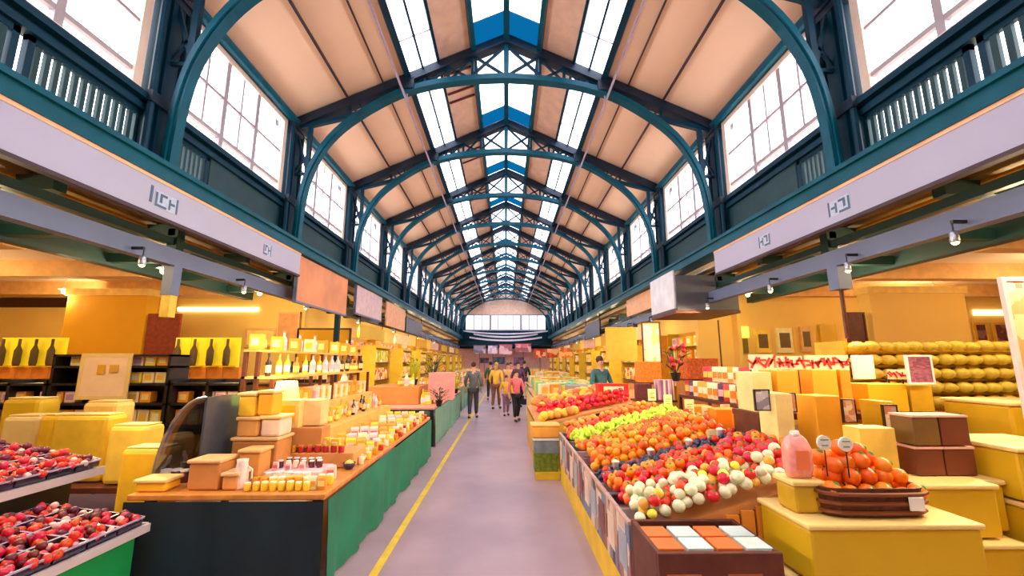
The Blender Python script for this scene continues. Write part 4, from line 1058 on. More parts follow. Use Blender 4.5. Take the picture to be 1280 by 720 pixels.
K_b = {'golden oil': bottle(oil, gold), 'white': bottle(milk, mat('pink_cap', (236, 160, 160), .4), .27, .042, mat('lab_lilac', (216, 190, 216), .5)), 'dark': bottle(wine, black, .28, .034, mat('lab_tan', (240, 210, 150), .5)), 'amber': bottle(amber, gold, .22, .036, mat('lab_y2', (250, 226, 120), .5))}
K_j = {'honey coloured': jar(amber, gold), 'pale': jar(mat('pale_jam', (250, 226, 190), .3), white), 'yellow': jar(mat('yellow_jam', (250, 210, 60), .3), mat('cream_lid', (255, 240, 200), .4)), 'dark purple': jar(mat('dark_jam', (90, 40, 60), .25), white), 'red': jar(mat('red_jam', (200, 40, 50), .25), gold)}
K_c = {'cream': carton('carton', 'carton', .15, .12, .2, mat('cream_carton', (250, 226, 180), .5), None, mat('cl1', (246, 190, 60), .5)), 'yellow': carton('carton', 'carton', .15, .12, .2, mat('yellow_carton', (250, 206, 60), .5), None, mat('cl2', (255, 244, 200), .5)),
       'pink white': carton('carton', 'carton', .15, .12, .2, mat('pinkwhite_carton', (246, 210, 204), .5), None, mat('cl3', (206, 150, 190), .5)), 'kraft brown': carton('carton', 'carton', .15, .12, .2, kraft, None, mat('cl4', (226, 170, 110), .5)), 'orange': carton('carton', 'carton', .15, .12, .2, mat('or_carton', (250, 160, 40), .5), None, mat('cl5', (255, 220, 130), .5))}
K_s = {k_: make_packet(m_, l_, .11, .15) for k_, m_, l_ in (('yellow green', mat('sg1', (226, 220, 60), .4), white), ('pale pink', mat('sg2', (250, 214, 210), .4), mat('sg2l', (230, 120, 140), .4)), ('orange', mat('sg3', (250, 170, 60), .4), mat('sg3l', (255, 230, 150), .4)), ('cream', mat('sg4', (250, 232, 190), .4), mat('sg4l', (236, 170, 60), .4)))}
Z1 = .722
def rowof(K, kinds, x0, x1, y, z, sp, where, yj=.01, sc=1.0, rz=0, noun=None):
    n = int((x1 - x0) / sp)
    for i in range(n):
        kk = random.choice(kinds); pr_ = K[kk]; nn = noun or pr_['category']
        put(pr_, (x0 + sp * (i + .5), y + random.uniform(-yj, yj), z), rz + random.uniform(-.1, .1), label='%s %s %s' % (kk, nn, where), group='%s %ss %s' % (kk, nn, where), scale=sc * random.uniform(.94, 1.06))
# front rows of jars
rowof(K_j, ['yellow'], -2.12, -1.52, 3.72, Z1, .068, 'in the front row on the left counter', .003, .75)
rowof(K_j, ['honey coloured', 'yellow'], -2.1, -1.55, 3.8, Z1, .07, 'in the second row on the left counter', .004, .95)
rowof(K_j, ['pale'], -2.05, -1.6, 3.9, Z1, .078, 'in the third row on the left counter', .004, 1.1)
tag(MB().box(-2.12, -1.62, 3.98, 4.3, Z1, .8).build('display_riser', mat('pink_riser', (240, 190, 190), .5), None, bevel=.01), 'pinkish display riser behind the front jars on the left counter', 'riser')
rowof(K_s, ['pale pink'], -2.1, -1.64, 4.04, .802, .12, 'on the pinkish riser', .01, .45)
rowof(K_j, ['dark purple', 'pale', 'dark purple'], -2.08, -1.66, 4.14, .802, .07, 'on the pinkish riser', .01, .7)
rowof(K_j, ['dark purple', 'pale'], -2.05, -1.66, 4.23, .802, .07, 'at the back of the pinkish riser', .01, .75)
# named boxes near the glass guard
solid('plain kraft carton at the front left corner of the left counter', -2.58, -2.33, 3.72, 3.95, Z1, .96, kraft, mat('kraft_lid', (236, 190, 130), .6))
solid('small kraft carton beside the plain one at the counter front', -2.3, -2.17, 3.72, 3.88, Z1, .86, mat('kraft2', (226, 160, 90), .6), mat('kraft_lid2', (236, 196, 140), .6))
solid('kraft carton standing behind the small one at the counter front', -2.3, -2.12, 3.92, 4.12, Z1, 1.0, mat('kraft3', (214, 146, 70), .6), mat('kraft_lid3', (230, 180, 110), .6))
solid('wide kraft carton under the pale boxes on the left counter', -2.52, -2.1, 4.16, 4.45, Z1, 1.06, kraft, mat('kraft_lid', (236, 190, 130), .6))
solid('tan box of the upper kraft stack', -2.5, -2.3, 4.18, 4.42, 1.062, 1.24, mat('tanbox', (236, 170, 90), .6), mat('tanlid', (250, 200, 130), .6))
solid('pink white box on the upper kraft stack', -2.28, -2.1, 4.18, 4.42, 1.062, 1.25, mat('pwb', (250, 214, 190), .5), ypale)
solid('yellow gift box on top of the kraft stack, left', -2.52, -2.36, 4.2, 4.4, 1.242, 1.46, mat('gift_y', (250, 200, 50), .5), ypale)
solid('orange yellow gift box on top of the kraft stack, right', -2.34, -2.2, 4.2, 4.4, 1.252, 1.48, yo, ypale)
px_carton('gift_box', 'box', 348, 500, 375, 535, 4.5, mat('gb1', (252, 214, 130), .5), 'pale gift box with a yellow oval behind the riser', .2, lab_m=mat('gb1l', (246, 190, 30), .5))
px_carton('gift_box', 'box', 378, 500, 402, 532, 4.6, mat('gb2', (246, 206, 140), .5), 'tan gift box right of the one with a yellow oval', .2)
px_carton('gift_box', 'box', 350, 535, 402, 560, 4.5, kraft, 'low kraft box supporting the two gift boxes', .22)
tag(MB().box(-2.2, -1.5, 4.47, 4.85, Z1, 0.86).build('display_riser', mat('tan_riser', (226, 160, 90), .6), None, bevel=.01), 'low tan riser under the gift boxes on the left counter', 'riser')
t = thing('paper_jug', 'white paper jug beside the front jars on the left counter', 'jug', (-2.18, 3.78, Z1))
MB().lathe([(.05, 0), (.055, .02), (.05, .15), (.04, .2), (.045, .23)], n=14).build('body', milk, t, smooth=True)
MB().tube([(.05, 0, .17), (.085, 0, .15), (.085, 0, .08), (.05, 0, .05)], .008, 6).build('handle', milk, t)
# curved dark glass guard
gd = thing('glass_guard', 'dark curved glass guard at the left end of the left counter', 'glass guard', (-2.62, 3.9, Z1))
m = MB(); vs = []; n = 10
for i in range(n + 1):
    a = PI / 2 * i / n; z = .72 * math.sin(a); x = -.38 * math.cos(a)
    for y in (0, .98): vs += [(x, y, z), (x + .008, y, z)]
m.add(vs, [f for i in range(n) for f in ((i * 4, i * 4 + 4, i * 4 + 6, i * 4 + 2), (i * 4 + 1, i * 4 + 3, i * 4 + 7, i * 4 + 5), (i * 4, i * 4 + 1, i * 4 + 5, i * 4 + 4), (i * 4 + 2, i * 4 + 6, i * 4 + 7, i * 4 + 3))])
m.build('curved_pane', glass('smoked_glass', (150, 154, 170), .8), gd, smooth=True)
MB().tube([(-.38 * math.cos(PI / 2 * i / 8), 0, .72 * math.sin(PI / 2 * i / 8)) for i in range(9)], .012, 6).build('edge_trim', steel, gd)
MB().box(-.01, .01, 0, .98, 0, .72).build('end_glass', mat('dark_glass_end', (70, 74, 86), .15), gd)
rowof(K_j, ['dark purple', 'dark purple', 'pale'], -2.98, -2.66, 4.0, Z1, .08, 'under the dark glass guard', .03, 1.2)
rowof(K_j, ['dark purple', 'pale'], -2.98, -2.66, 4.3, Z1, .08, 'farther back under the glass guard', .03, 1.2)
solid('yellow block at the outer corner under the glass guard', -2.96, -2.72, 3.68, 3.86, Z1, .82, mat('yblk', (246, 196, 40), .5), ypale)
# ranks of goods farther along the counter
sh2 = thing('bottle_shelf', 'narrow raised shelf of bottles along the back of the left counter', 'shelf', (-2.7, 4.9, 1.2))
MB().box(-.24, .12, 0, 3.4, .36, .385).box(-.24, -.06, 0, 3.4, .66, .685).build('shelf_board', mat('gold_riser', (236, 180, 90), .6), sh2)
for y in (0, 1.68, 3.36): MB().box(-.24, -.2, y, y + .04, 0, .66).box(-.1, -.06, y, y + .04, 0, .66).box(.08, .12, y, y + .04, 0, .36).build('upright', brown, sh2)
yy = 4.9; rix = 0
whr = ['behind the gift boxes', 'second rank behind the gift boxes', 'in the middle ranks of the left counter', 'beyond the middle of the left counter', 'near the far half of the left counter', 'in the far ranks of the left counter', 'seventh double rank, left counter', 'last rank, left counter']
tag(MB().box(-2.95, -2.15, 4.92, 8.3, Z1, .95).box(-2.95, -2.5, 4.92, 8.3, .95, 1.2).build('stepped_riser', mat('gold_riser', (236, 180, 90), .6), None, bevel=.01), 'long stepped riser along the back of the left counter', 'riser')
for r_ in range(15):
    y = 4.98 + r_ * .225; w_ = whr[min(7, r_ // 2)]
    rowof(K_c, ['cream', 'yellow', 'pink white', 'orange'], -2.92, -2.52, y, 1.202, .17, 'on the top step ' + w_, .02, 1.0, .2)
    rowof(K_b, ['white', 'amber', 'golden oil', 'dark'], -2.74, -2.58, y, 1.586, .085, 'on the raised shelf ' + w_, .02, .95, .2)
    rowof(K_b if r_ % 2 else K_c, ['white', 'amber', 'golden oil'] if r_ % 2 else ['cream', 'yellow', 'orange'], -2.94, -2.76, y, 1.886, .1 if r_ % 2 else .18, 'at the very top ' + w_, .02, .9, .2)
    rowof(K_b if r_ % 3 else K_c, ['golden oil', 'white', 'amber', 'dark'] if r_ % 3 else ['cream', 'yellow', 'pink white'], -2.48, -2.17, y, .952, .11 if r_ % 3 else .16, 'on the lower step ' + w_, .02, .85, .2)
    rowof(K_s if r_ % 2 else K_j, ['yellow green', 'pale pink', 'orange', 'cream'] if r_ % 2 else ['honey coloured', 'pale', 'yellow', 'red'], -2.12, -1.48, y, Z1, .13 if r_ % 2 else .09, 'on the open top ' + w_, .02, 1.0, .3)
# bowls and baskets along the counter edge
def bowl(label, x, y, z, m, r=.09):
    t = thing('bowl', label, 'bowl', (x, y, z)); MB().lathe([(r * .5, 0), (r * .9, .03), (r, .06), (r * .9, .055), (r * .4, .02)], n=14).build('dish', m, t, smooth=True)
    MB().lathe([(r * .86, .045), (r * .5, .075), (r * .1, .085)], n=12).build('filling', mat('filling', (246, 206, 90), .6, var=.4, scale=50), t, smooth=True)
bowl('small dark blue bowl at the edge of the left counter', -1.52, 4.42, Z1, mat('navy_dish', (50, 36, 90), .3), .06)
bowl('pale bowl near the counter edge behind the dark blue one', -1.52, 4.72, Z1, milk, .07)
# bright lime-white glowing lantern
t = thing('table_lamp', 'bright lime white glowing table lamp among the goods on the left counter', 'lamp', (-2.35, 4.75, Z1))
MB().lathe([(.07, 0), (.07, .02), (.02, .03), (.02, .58)], n=12).build('base', steel, t)
MB().lathe([(.14, .58), (.1, .82), (.095, .82)], n=16).build('lamp_shade', mat('lime_shade', (240, 255, 160), .5, emit=(220, 255, 60), estr=2.0), t, smooth=True)
d = bpy.data.lights.new('table_light', 'POINT'); d.energy = 25; d.color = (1, .95, .55); d.shadow_soft_size = .1
o = bpy.data.objects.new('table_light', d); COL.objects.link(o); o.location = (-2.35, 4.75, 1.68)
for k in range(16):
    y = 4.62 + k * .235
    kk = ['pale', 'yellow', 'honey coloured', 'red'][k % 4]
    put(K_j[kk], (-1.47, y, Z1), 0, label='%s jar in the single file along the edge of the left counter' % kk, group='%s jars along the edge of the left counter' % kk, scale=.8)
    put(K_s[['cream', 'orange', 'yellow green', 'pale pink'][k % 4]], (-1.56, y + .11, Z1), .3, label='%s packet standing just inside the edge of the left counter' % ['cream', 'orange', 'yellow green', 'pale pink'][k % 4], group='%s packets inside the edge of the left counter' % ['cream', 'orange', 'yellow green', 'pale pink'][k % 4], scale=.8)
# display towers on the far stalls
for s, nm in ((-1, 'left'), (1, 'right')):
    for k in range(8):
        y = 11.6 + k * 2.9; x = s * (3.45 if s < 0 else 3.5)
        t = thing('display_tower', '%s crowded display tower counting from the camera behind the far %s counters' % (ORD[k], nm), 'display tower', (x, y, 0))
        MB().box(-.2, .2, -.7, .7, 0, .12).box(-.18, .18, -.68, .68, 2.1, 2.16).box(-.19, .19, -.7, -.66, .12, 2.1).box(-.19, .19, .66, .7, .12, 2.1).build('frame', ywood, t)
        for q, z in enumerate((.8, 1.25, 1.7)):
            MB().box(-.19, .19, -.66, .66, z, z + .03).build('shelf_board', brown, t)
            MB().box(-.15, .15, -.6, .6, z + .03, z + .34).build('stacked_goods', patches('stacked_%d' % ((q + k) % 4), [[(250, 200, 40), (255, 230, 120), (240, 150, 40), (230, 240, 120)], [(240, 160, 40), (250, 220, 90), (200, 60, 50), (250, 230, 190)], [(250, 220, 60), (160, 180, 40), (250, 180, 60), (255, 240, 190)], [(250, 190, 60), (240, 210, 200), (230, 120, 60), (255, 230, 60)]][(q + k) % 4], 11), t, bevel=.01)
# second counter and far counters: coarser goods
def ranks(s, x0, x1, y0, y1, z, dy, where, sc, kinds=None, steps=1, mixes=None):
    y = y0; r_ = 0; n = max(1, int((y1 - y0) / dy))
    for r_ in range(n):
        y = y0 + dy * (r_ + .5)
        K, ks, sp = random.choice(mixes or [(K_c, ['cream', 'yellow', 'pink white', 'orange'], .2), (K_s, ['yellow green', 'orange', 'cream', 'pale pink'], .16), (K_b, ['golden oil', 'amber', 'white'], .14)])
        a, b = (s * x0, s * x1) if s > 0 else (s * x1, s * x0)
        rowof(K, ks, a, b, y, z, sp * sc, where, .03, sc, .2)
ranks(-1, 1.6, 1.92, 9.6, 11.2, .802, .3, 'at the near edge of the second left counter', 1.3)
ranks(-1, 1.6, 3.1, 11.3, 14.4, .802, .5, 'on the second left counter', 1.35)
for k, y in enumerate((15.6, 20.6, 25.6, 30.6)):
    ranks(-1, 1.7, 3.1, y + .2, y + 4.0, .852, .9, 'on the %s far left counter' % ORD[k], 1.9)
G1 = mat('mint_carton', (120, 206, 160), .5)
K_c['mint green'] = carton('carton', 'carton', .15, .12, .2, G1, None, mat('cl6', (236, 240, 150), .5))
for k, y in enumerate((11.0, 15.8, 20.6, 25.6, 30.6)):
    ranks(1, [.85, 1.0, 1.5, 1.7, 1.8][k], 3.1, y + .2, y + 4.0, .852, .62 if k < 2 else .9, 'on the %s far right counter' % ORD[k], 1.5 if k < 2 else 1.9, mixes=[(K_c, ['mint green', 'cream', 'mint green'], .2), (K_c, ['yellow', 'orange', 'cream'], .2), (K_s, ['yellow green', 'orange', 'cream'], .16)])
tag(MB().box(-3.1, -1.95, 9.9, 11.2, .802, 1.197).build('plant_bench', kraft, None, bevel=.01), 'low kraft bench under the green plants on the second left counter', 'bench')
ranks(-1, 1.98, 2.5, 9.95, 11.1, 1.199, .2, 'on the kraft plant bench', 1.1)
rowof(K_s, ['cream', 'orange'], -1.62, -1.46, 3.75, Z1, .08, 'at the front corner of the left counter', .01, .7)
rowof(K_j, ['pale', 'yellow'], -1.6, -1.46, 3.9, Z1, .07, 'near the front corner of the left counter', .01, .9)
rowof(K_s, ['pale pink', 'yellow green'], -1.6, -1.46, 4.08, Z1, .08, 'right of the pinkish riser', .01, .8)
rowof(K_c, ['cream', 'yellow'], -2.15, -1.6, 4.6, .862, .12, 'on the low tan riser', .01, .6)
rowof(K_j, ['honey coloured', 'red', 'pale'], -2.15, -1.55, 4.5, .862, .08, 'along the front of the low tan riser', .01, .8)
# pink crates on second counter + dark green vase/plant
px_carton('pink_screen', 'screen', 536, 466, 566, 500, 10.0, mat('pink_screen', (236, 150, 150), .6, var=.1), 'pink ribbed screen standing on the second left counter', .5)
plant(549, 492, 9.5, 'dark leafy plant hanging over the near end of the second left counter', 'potted_plant', 'plant', dgl, None, .25, .2, 30, z=.802)
plant(541, 467, 10.85, 'tall dark green plant on the second left counter', 'potted_plant', 'plant', dgl, None, .6, .22, 60, z=1.2)
plant(519, 458, 10.6, 'yellow green plant on the second left counter', 'potted_plant', 'plant', mat('yg_leaf', (170, 180, 20), .5), None, .6, .2, 50, z=1.2)
plant(570, 474, 13.4, 'yellow green plant at the far end of the second left counter', 'potted_plant', 'plant', mat('yg_leaf', (170, 180, 20), .5), None, .6, .25, 50, z=.802)
tag(MB().box(-1.75, -1.55, 8.75, 9.15, 0, .75).build('waste_bin', mat('bin_green', (16, 50, 44), .6), None, bevel=.02), 'dark green bin between the first and second left counters', 'bin')

# ---------------------------------------------------------------- shelving on aisle backs (far zone)
shelf_tints = [wall_o, ym, mat('amber_board', (240, 170, 50), .6), mat('cream_board', (244, 214, 150), .6)]
for s, nm in ((-1, 'left'), (1, 'right')):
    for k in range(7):
        y = 12.6 + k * 4.1
        t = thing('shelf_unit', '%s tall lit shelf unit counting from the camera along the far %s stalls' % (ORD[k], nm), 'shelf', (s * 5.3, y, 0))
        MB().box(s * .02, s * 1.2, 0, 3.3, 0, .1).box(s * 1.1, s * 1.2, 0, 3.3, .1, 2.75).build('carcass', shelf_tints[k % 4], t)
        for z in (.9, 1.35, 1.8, 2.25): MB().box(s * .7, s * 1.1, .05, 3.25, z, z + .03).build('shelf_board', ypale, t)
        for yy in (0, 3.26): MB().box(s * .7, s * 1.1, yy, yy + .04, .1, 2.75).build('side_panel', shelf_tints[(k + 1) % 4], t)
        for zi, z in enumerate((.93, 1.38, 1.83, 2.28)):
            for i in range(5 if k < 3 else 2):
                yy = y + (.4 if k < 3 else .85) + i * (.6 if k < 3 else 1.5)
                kk = random.choice(['cream', 'yellow', 'orange', 'pink white'])
                put(K_c[kk], (s * 6.15, yy, z), PI / 2 * -s, label='%s carton on the %s far %s shelf unit' % (kk, ORD[k], nm), group='%s cartons, %s far %s shelf unit' % (kk, ORD[k], nm), scale=(5 if k > 2 else 2.6, 1.6, 1.5))
        # awning-like lit header above the counter
        o = thing('stall_header', '%s lit yellow header board counting from the camera over the far %s stalls' % (ORD[k], nm), 'header board', (s * 4.3, y, 2.45))
        MB().box(-.03, .03, 0, 2.6, 0, .4).build('board', [ym, mat('hb1', (250, 220, 150), .6), wall_o, mat('hb2', (236, 180, 150), .6)][(k + (s > 0)) % 4], o)
        MB().box(-.01, .01, .1, .13, .4, .62).box(-.01, .01, 2.4, 2.43, .4, .62).box(s * .0, s * .2, .1, .13, .6, .63).box(0, s * .2, 2.4, 2.43, .6, .63).build('hanger', black, o)

# framed sign board and vendor zone on the right
board_x = px_carton('wall_board', 'board', 757, 409, 796, 451, 10.2, mat('bright_yellow_board', (238, 176, 60), .6, var=.08), 'big bright yellow board behind the vendor on the right', .08)
framed(803, 404, 826, 452, 9.42, 'framed pale poster right of the bright yellow board', patches('pale_poster', [(244, 232, 200), (226, 226, 214), (236, 200, 130)], 5), brown, 'poster', 'framed_poster')
px_carton('crate_of_fruit', 'crate', 800, 452, 826, 478, 9.0, mat('orange_mix', (246, 130, 30), .6, var=.35, scale=20), 'orange speckled crate below the framed pale poster', .4)
def base_under(px0, px1, Y, py, d, label, m=None, pad=.03):
    a = at(px0, py, Y); b = at(px1, py, Y); x0, x1 = a.x - pad, b.x + pad; z = a.z - .003
    t = thing('base_cabinet', label, 'cabinet', ((x0 + x1) / 2, Y - .02, 0)); w = (x1 - x0) / 2
    MB().box(-w, w, 0, d, .06, z - .03).box(-w + .03, w - .03, .03, d - .03, 0, .06).build('carcass', m or kraft, t, bevel=.008)
    MB().box(-w - .015, w + .015, -.015, d + .015, z - .03, z).build('top', brown, t)
base_under(800, 826, 9.0, 478, .75, 'kraft cabinet under the orange speckled crate on the right')
base_under(858, 898, 10.5, 474, .6, 'kraft cabinet under the tray of reddish goods on the right')
base_under(822, 842, 7.0, 500, .24, 'kraft cabinet under the lilac striped box')
base_under(797, 815, 7.0, 499, .24, 'kraft cabinet under the maroon crate')
px_carton('striped_box', 'box', 822, 475, 842, 500, 7.0, patches('stripes', [(200, 150, 190), (250, 220, 200), (150, 90, 150)], 9, stretch=(3, 3, .05)), 'lilac striped box left of the red flowers', .2)
px_carton('dark_crate', 'crate', 797, 480, 815, 499, 7.0, mat('maroon', (90, 30, 40), .5, var=.3, scale=20), 'maroon crate beside the lilac striped box', .2)
px_carton('red_crate', 'crate', 748, 480, 786, 495, 8.0, mat('bright_red', (220, 26, 28), .5, var=.25, scale=20), 'bright red crate with a cream label on the second fruit stand', .3, lab_m=card_m)
px_carton('grey_tray', 'tray', 710, 482, 745, 490, 9.3, mat('tray_grey', (150, 136, 150), .4), 'grey tray above the red heap', .5)
px_carton('shelf_tray', 'crate', 858, 448, 898, 474, 10.5, mat('redor', (226, 110, 50), .6, var=.35, scale=16), 'shelf tray of reddish goods left of the dark upright', .5)

# ---------------------------------------------------------------- left: dark product rack, poster, rear shelves
K_r = {}
for k_, m_, l_ in (('cream', 'cream_carton', 'cl1'), ('orange', 'or_carton', 'cl5'), ('pink white', 'pinkwhite_carton', 'cl3'), ('yellow', 'yellow_carton', 'cl2')):
    K_r[k_] = carton('product_pack', 'pack', .15, .12, .2, MATS[m_], None, MATS[l_])
RX0 = at(66, 450, 6.2).x; RX1 = at(214, 450, 6.2).x; RX2 = at(300, 500, 6.2).x
def rack(label, xa, xb, zs, top):
    rk = thing('product_rack', label, 'rack', (xa, 6.2, 0)); W = xb - xa
    for z in zs: MB().box(0, W, 0, .35, z, z + .03).build('shelf_board', black, rk)
    for x in (0, W / 2, W - .04): MB().box(x, x + .04, 0, .35, 0, top).build('upright', black, rk)
    MB().box(0, W, .35, .38, 0, top).build('back_panel', mat('rack_back', (60, 36, 28), .6), rk)
rack('tall black product rack before the ochre pier on the left', RX0, RX1, (.15, .5, .85, 1.15, 1.42, 1.66, 1.82), 1.85)
rack('lower black product rack between the tall rack and the glass guard', RX1 + .03, RX2, (.15, .5, .85, 1.15, 1.42), 1.5)
rack('low black product rack at the left frame edge', RX0 - 1.1, RX0 - .03, (.15, .5, .85, 1.15, 1.42), 1.5)
for zi, z in enumerate((.53, .88, 1.18, 1.45, 1.69)):
    for i in range(24):
        x = RX0 - 1.0 + i * .175
        if (zi > 2 and not RX0 + .1 < x < RX1 - .1) or x > RX2 - .1: continue
        kk = random.choice(['cream', 'orange', 'pink white', 'yellow'])
        if random.random() < .8: put(K_r[kk], (x, 6.36, z + .001), 0, label='%s pack on the %s shelf of the black rack' % (kk, ['lowest stocked', 'second', 'middle', 'fourth', 'top'][zi]), group='%s packs, %s shelf of the black rack' % (kk, ['lowest stocked', 'second', 'middle', 'fourth', 'top'][zi]), scale=(1, 1, .75 if zi > 1 else 1))
framed(107, 446, 154, 495, 6.18, 'pinkish cream poster with two yellow pictures on the black rack', mat('cream_poster', (250, 214, 170), .6, var=.05), ypale, 'poster', 'framed_poster')
px_carton('poster_picture', 'picture', 122, 456, 131, 468, 6.155, wall_o, 'small ochre picture on the cream poster, left one', .012)
px_carton('poster_picture', 'picture', 137, 456, 148, 466, 6.155, mat('pp2', (226, 170, 60), .6), 'small ochre picture on the cream poster, right one', .012)
# yellow display wall with dark silhouettes
sil = mat('silhouette_olive', (96, 76, 40), .6)
def panel_row(px0, px1, Y, n, lab):
    for i in range(n):
        x0 = px0 + (px1 - px0) * i / n; x1 = px0 + (px1 - px0) * (i + 1) / n
        a = at(x0, 440, Y); b = at(x1 - 1.5, 440, Y); w = b.x - a.x; a.z = at(x0, 422, Y).z; b.z = at(x0, 459, Y).z; h = a.z - b.z
        t = thing('bottle_display', '%s bright yellow panel with a dark bottle shape, %s' % (ORD[i], lab), 'display panel', ((a.x + b.x) / 2, Y, b.z))
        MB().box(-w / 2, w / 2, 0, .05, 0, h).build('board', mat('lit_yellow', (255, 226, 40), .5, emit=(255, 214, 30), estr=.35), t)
        MB().lathe([(w * .16, 0), (w * .2, h * .1), (w * .2, h * .5), (w * .08, h * .68), (w * .08, h * .9)], c=(-w * .15, -w * .22, h * .05), n=10).build('bottle_shape', sil, t, smooth=True)
        MB().box(-w * .4, w * .4, -w * .45, 0, h * .02, h * .05).build('ledge', wall_o, t)
        a = at(x0, 458, Y); b = at(x1 - 1, 478, Y); h = a.z - b.z
        px_carton('orange_tray', 'tray', x0, 459, x1 - 1, 478, Y - .05, mat('orange_tray_m', (250, 140, 40), .6, var=.3, scale=5), '%s orange tray under the yellow panels, %s' % (ORD[i], lab), .1)
panel_row(0, 82, 8.6, 4, 'counting from the left frame edge')
panel_row(218, 300, 8.6, 4, 'counting rightwards from the red brown curtain')
sb_ = thing('panel_counter', 'long ochre back counter carrying the yellow panels', 'counter', (-11.2, 8.5, 0))
MB().box(0, 7.9, 0, .6, 0, 1.28).build('carcass', wall_o, sb_)
MB().box(-.03, 7.93, -.03, .63, 1.28, 1.33).build('top', brown, sb_)
# row of dark bottles and cream boards right of the panels
for i in range(8):
    put(K_b['dark'], (at(352 + i * 7, 455, 8.6).x, 8.8, 1.335), 0, label='dark bottle in the row on the ochre back counter', group='dark bottles on the ochre back counter', scale=1.5)

# yellow tubs between berry shelves and rack
tubs = [(0, 499, 44, 521, 5.0, ym, 'wide yellow tub behind the berries at the left frame edge'), (0, 521, 42, 544, 4.7, ypale, 'pale yellow tub below the wide one at the left frame edge'), (46, 520, 62, 545, 4.6, mat('tub_o', (246, 190, 20), .5), 'small bright yellow tub beside the pale one'),
        (64, 520, 130, 548, 4.6, mat('tub_o2', (250, 200, 50), .5), 'broad yellow tub behind the upper berries'), (101, 503, 141, 532, 5.0, mat('tub_p', (250, 206, 110), .5), 'tall pale orange tub behind the broad one'),
        (133, 533, 178, 560, 4.5, mat('tub_s', (250, 206, 80), .5), 'square yellow tub at the end of the upper berries'), (148, 562, 195, 622, 4.1, mat('tub_l', (250, 190, 40), .5), 'tall rounded yellow panel crate at the end of the berry shelves'),
        (205, 545, 222, 570, 5.4, mat('tub_q', (246, 196, 90), .5), 'narrow cream yellow tub beside the glass guard'), (196, 585, 212, 620, 4.6, mat('tub_r', (240, 200, 110), .5), 'little pale yellow tub in the gap before the counter')]
tb = thing('tub_table', 'dark low table carrying the yellow tubs behind the berry shelves', 'table', (-5.6, 4.44, 0))
MB().box(0, 2.35, 0, 1.1, .5, .55).build('top', brown, tb)
for x in (.05, 2.25):
    for y in (.05, 1.0): MB().box(x, x + .06, y, y + .06, 0, .5).build('leg', black, tb)
for x0, y0, x1, y1, Y, m, lab in tubs:
    a = at(x0, y0, Y); b = at(x1, y1, Y); w = b.x - a.x
    t = thing('yellow_tub', lab, 'tub', ((a.x + b.x) / 2, Y + .15, .552 if Y >= 4.5 else 0)); H = a.z - (.552 if Y >= 4.5 else 0)
    if 'panel crate' in lab: t.location.z = 0
    MB().box(-w / 2, w / 2, -.13, .13, 0, H).build('body', m, t, bevel=.045)
    MB().box(-w / 2 + .03, w / 2 - .03, -.1, .1, H, H + .012).build('lid', ypale, t, bevel=.004)

# ---------------------------------------------------------------- left: berry shelves
bs = thing('berry_shelf', 'two tier berry shelving with grey edges and a green front at the bottom left', 'shelf', (0, 0, 0))
def tier(x0, x1, y0, y1, z, tilt):
    m = MB(); zz = z + tilt * (x1 - x0)
    m.add([(-x0, y0, z), (-x0, y1, z), (-x1, y1, zz), (-x1, y0, zz), (-x0, y0, z - .03), (-x0, y1, z - .03), (-x1, y1, zz - .03), (-x1, y0, zz - .03)], [(3, 2, 1, 0), (4, 5, 6, 7), (0, 1, 5, 4), (1, 2, 6, 5), (2, 3, 7, 6), (3, 0, 4, 7)])
    return m
edge_m = mat('grey_shelf_edge', (190, 176, 180), .35, var=.05)
tier(2.66, 3.44, 1.0, 3.46, .55, .12).build('shelf_board', dgrey, bs)
tier(3.44, 4.6, 1.0, 3.9, .86, .16).build('shelf_board', dgrey, bs)
MB().box(-2.665, -2.64, 1.0, 3.48, .51, .565).box(-3.42, -2.66, 3.46, 3.485, .51, .57).build('front_edge', edge_m, bs)
MB().box(-3.445, -3.42, 1.0, 3.92, .81, .87).build('front_edge', edge_m, bs)
MB().box(-2.72, -2.68, 1.0, 3.4, .12, .51).box(-3.5, -2.72, 3.36, 3.4, .12, .51).build('green_front', green_t, bs)
MB().box(-2.66, -2.58, 1.0, 3.4, .1, .14).build('bottom_edge', edge_m, bs)
MB().box(-3.6, -2.66, 1.0, 3.4, 0, .13).box(-4.55, -3.62, 1.0, 3.85, 0, .8).build('plinth', black, bs)
def make_punnet():
    t = thing('berry_punnet', '', 'punnet')
    m = MB(); w, d, h = .17, .2, .06
    m.box(-w / 2, w / 2, -d / 2, d / 2, 0, .004).box(-w / 2, -w / 2 + .004, -d / 2, d / 2, .004, h).box(w / 2 - .004, w / 2, -d / 2, d / 2, .004, h).box(-w / 2 + .004, w / 2 - .004, -d / 2, -d / 2 + .004, .004, h).box(-w / 2 + .004, w / 2 - .004, d / 2 - .004, d / 2, .004, h)
    m.build('tray', mat('dark_punnet', (50, 40, 60), .2, rnd=.5, coat=.5), t)
    MB().box(-w / 2 - .006, w / 2 + .006, -d / 2 - .006, -d / 2, h - .012, h).box(-w / 2 - .006, w / 2 + .006, d / 2, d / 2 + .006, h - .012, h).box(-w / 2 - .006, -w / 2, -d / 2, d / 2, h - .012, h).box(w / 2, w / 2 + .006, -d / 2, d / 2, h - .012, h).build('rim', mat('clear_rim', (170, 160, 190), .2), t)
    return t
pun = make_punnet()
f_st = fruit('strawberry', 'strawberry', m_straw, .029, 'red strawberry in a punnet on the berry shelving', 'strawberries on the berry shelving', 'berry', leafg)
f_bb = fruit('dark_berry', 'berry', m_dark, .027, 'dark red berry in a punnet on the berry shelving', 'dark berries on the berry shelving', 'ball')
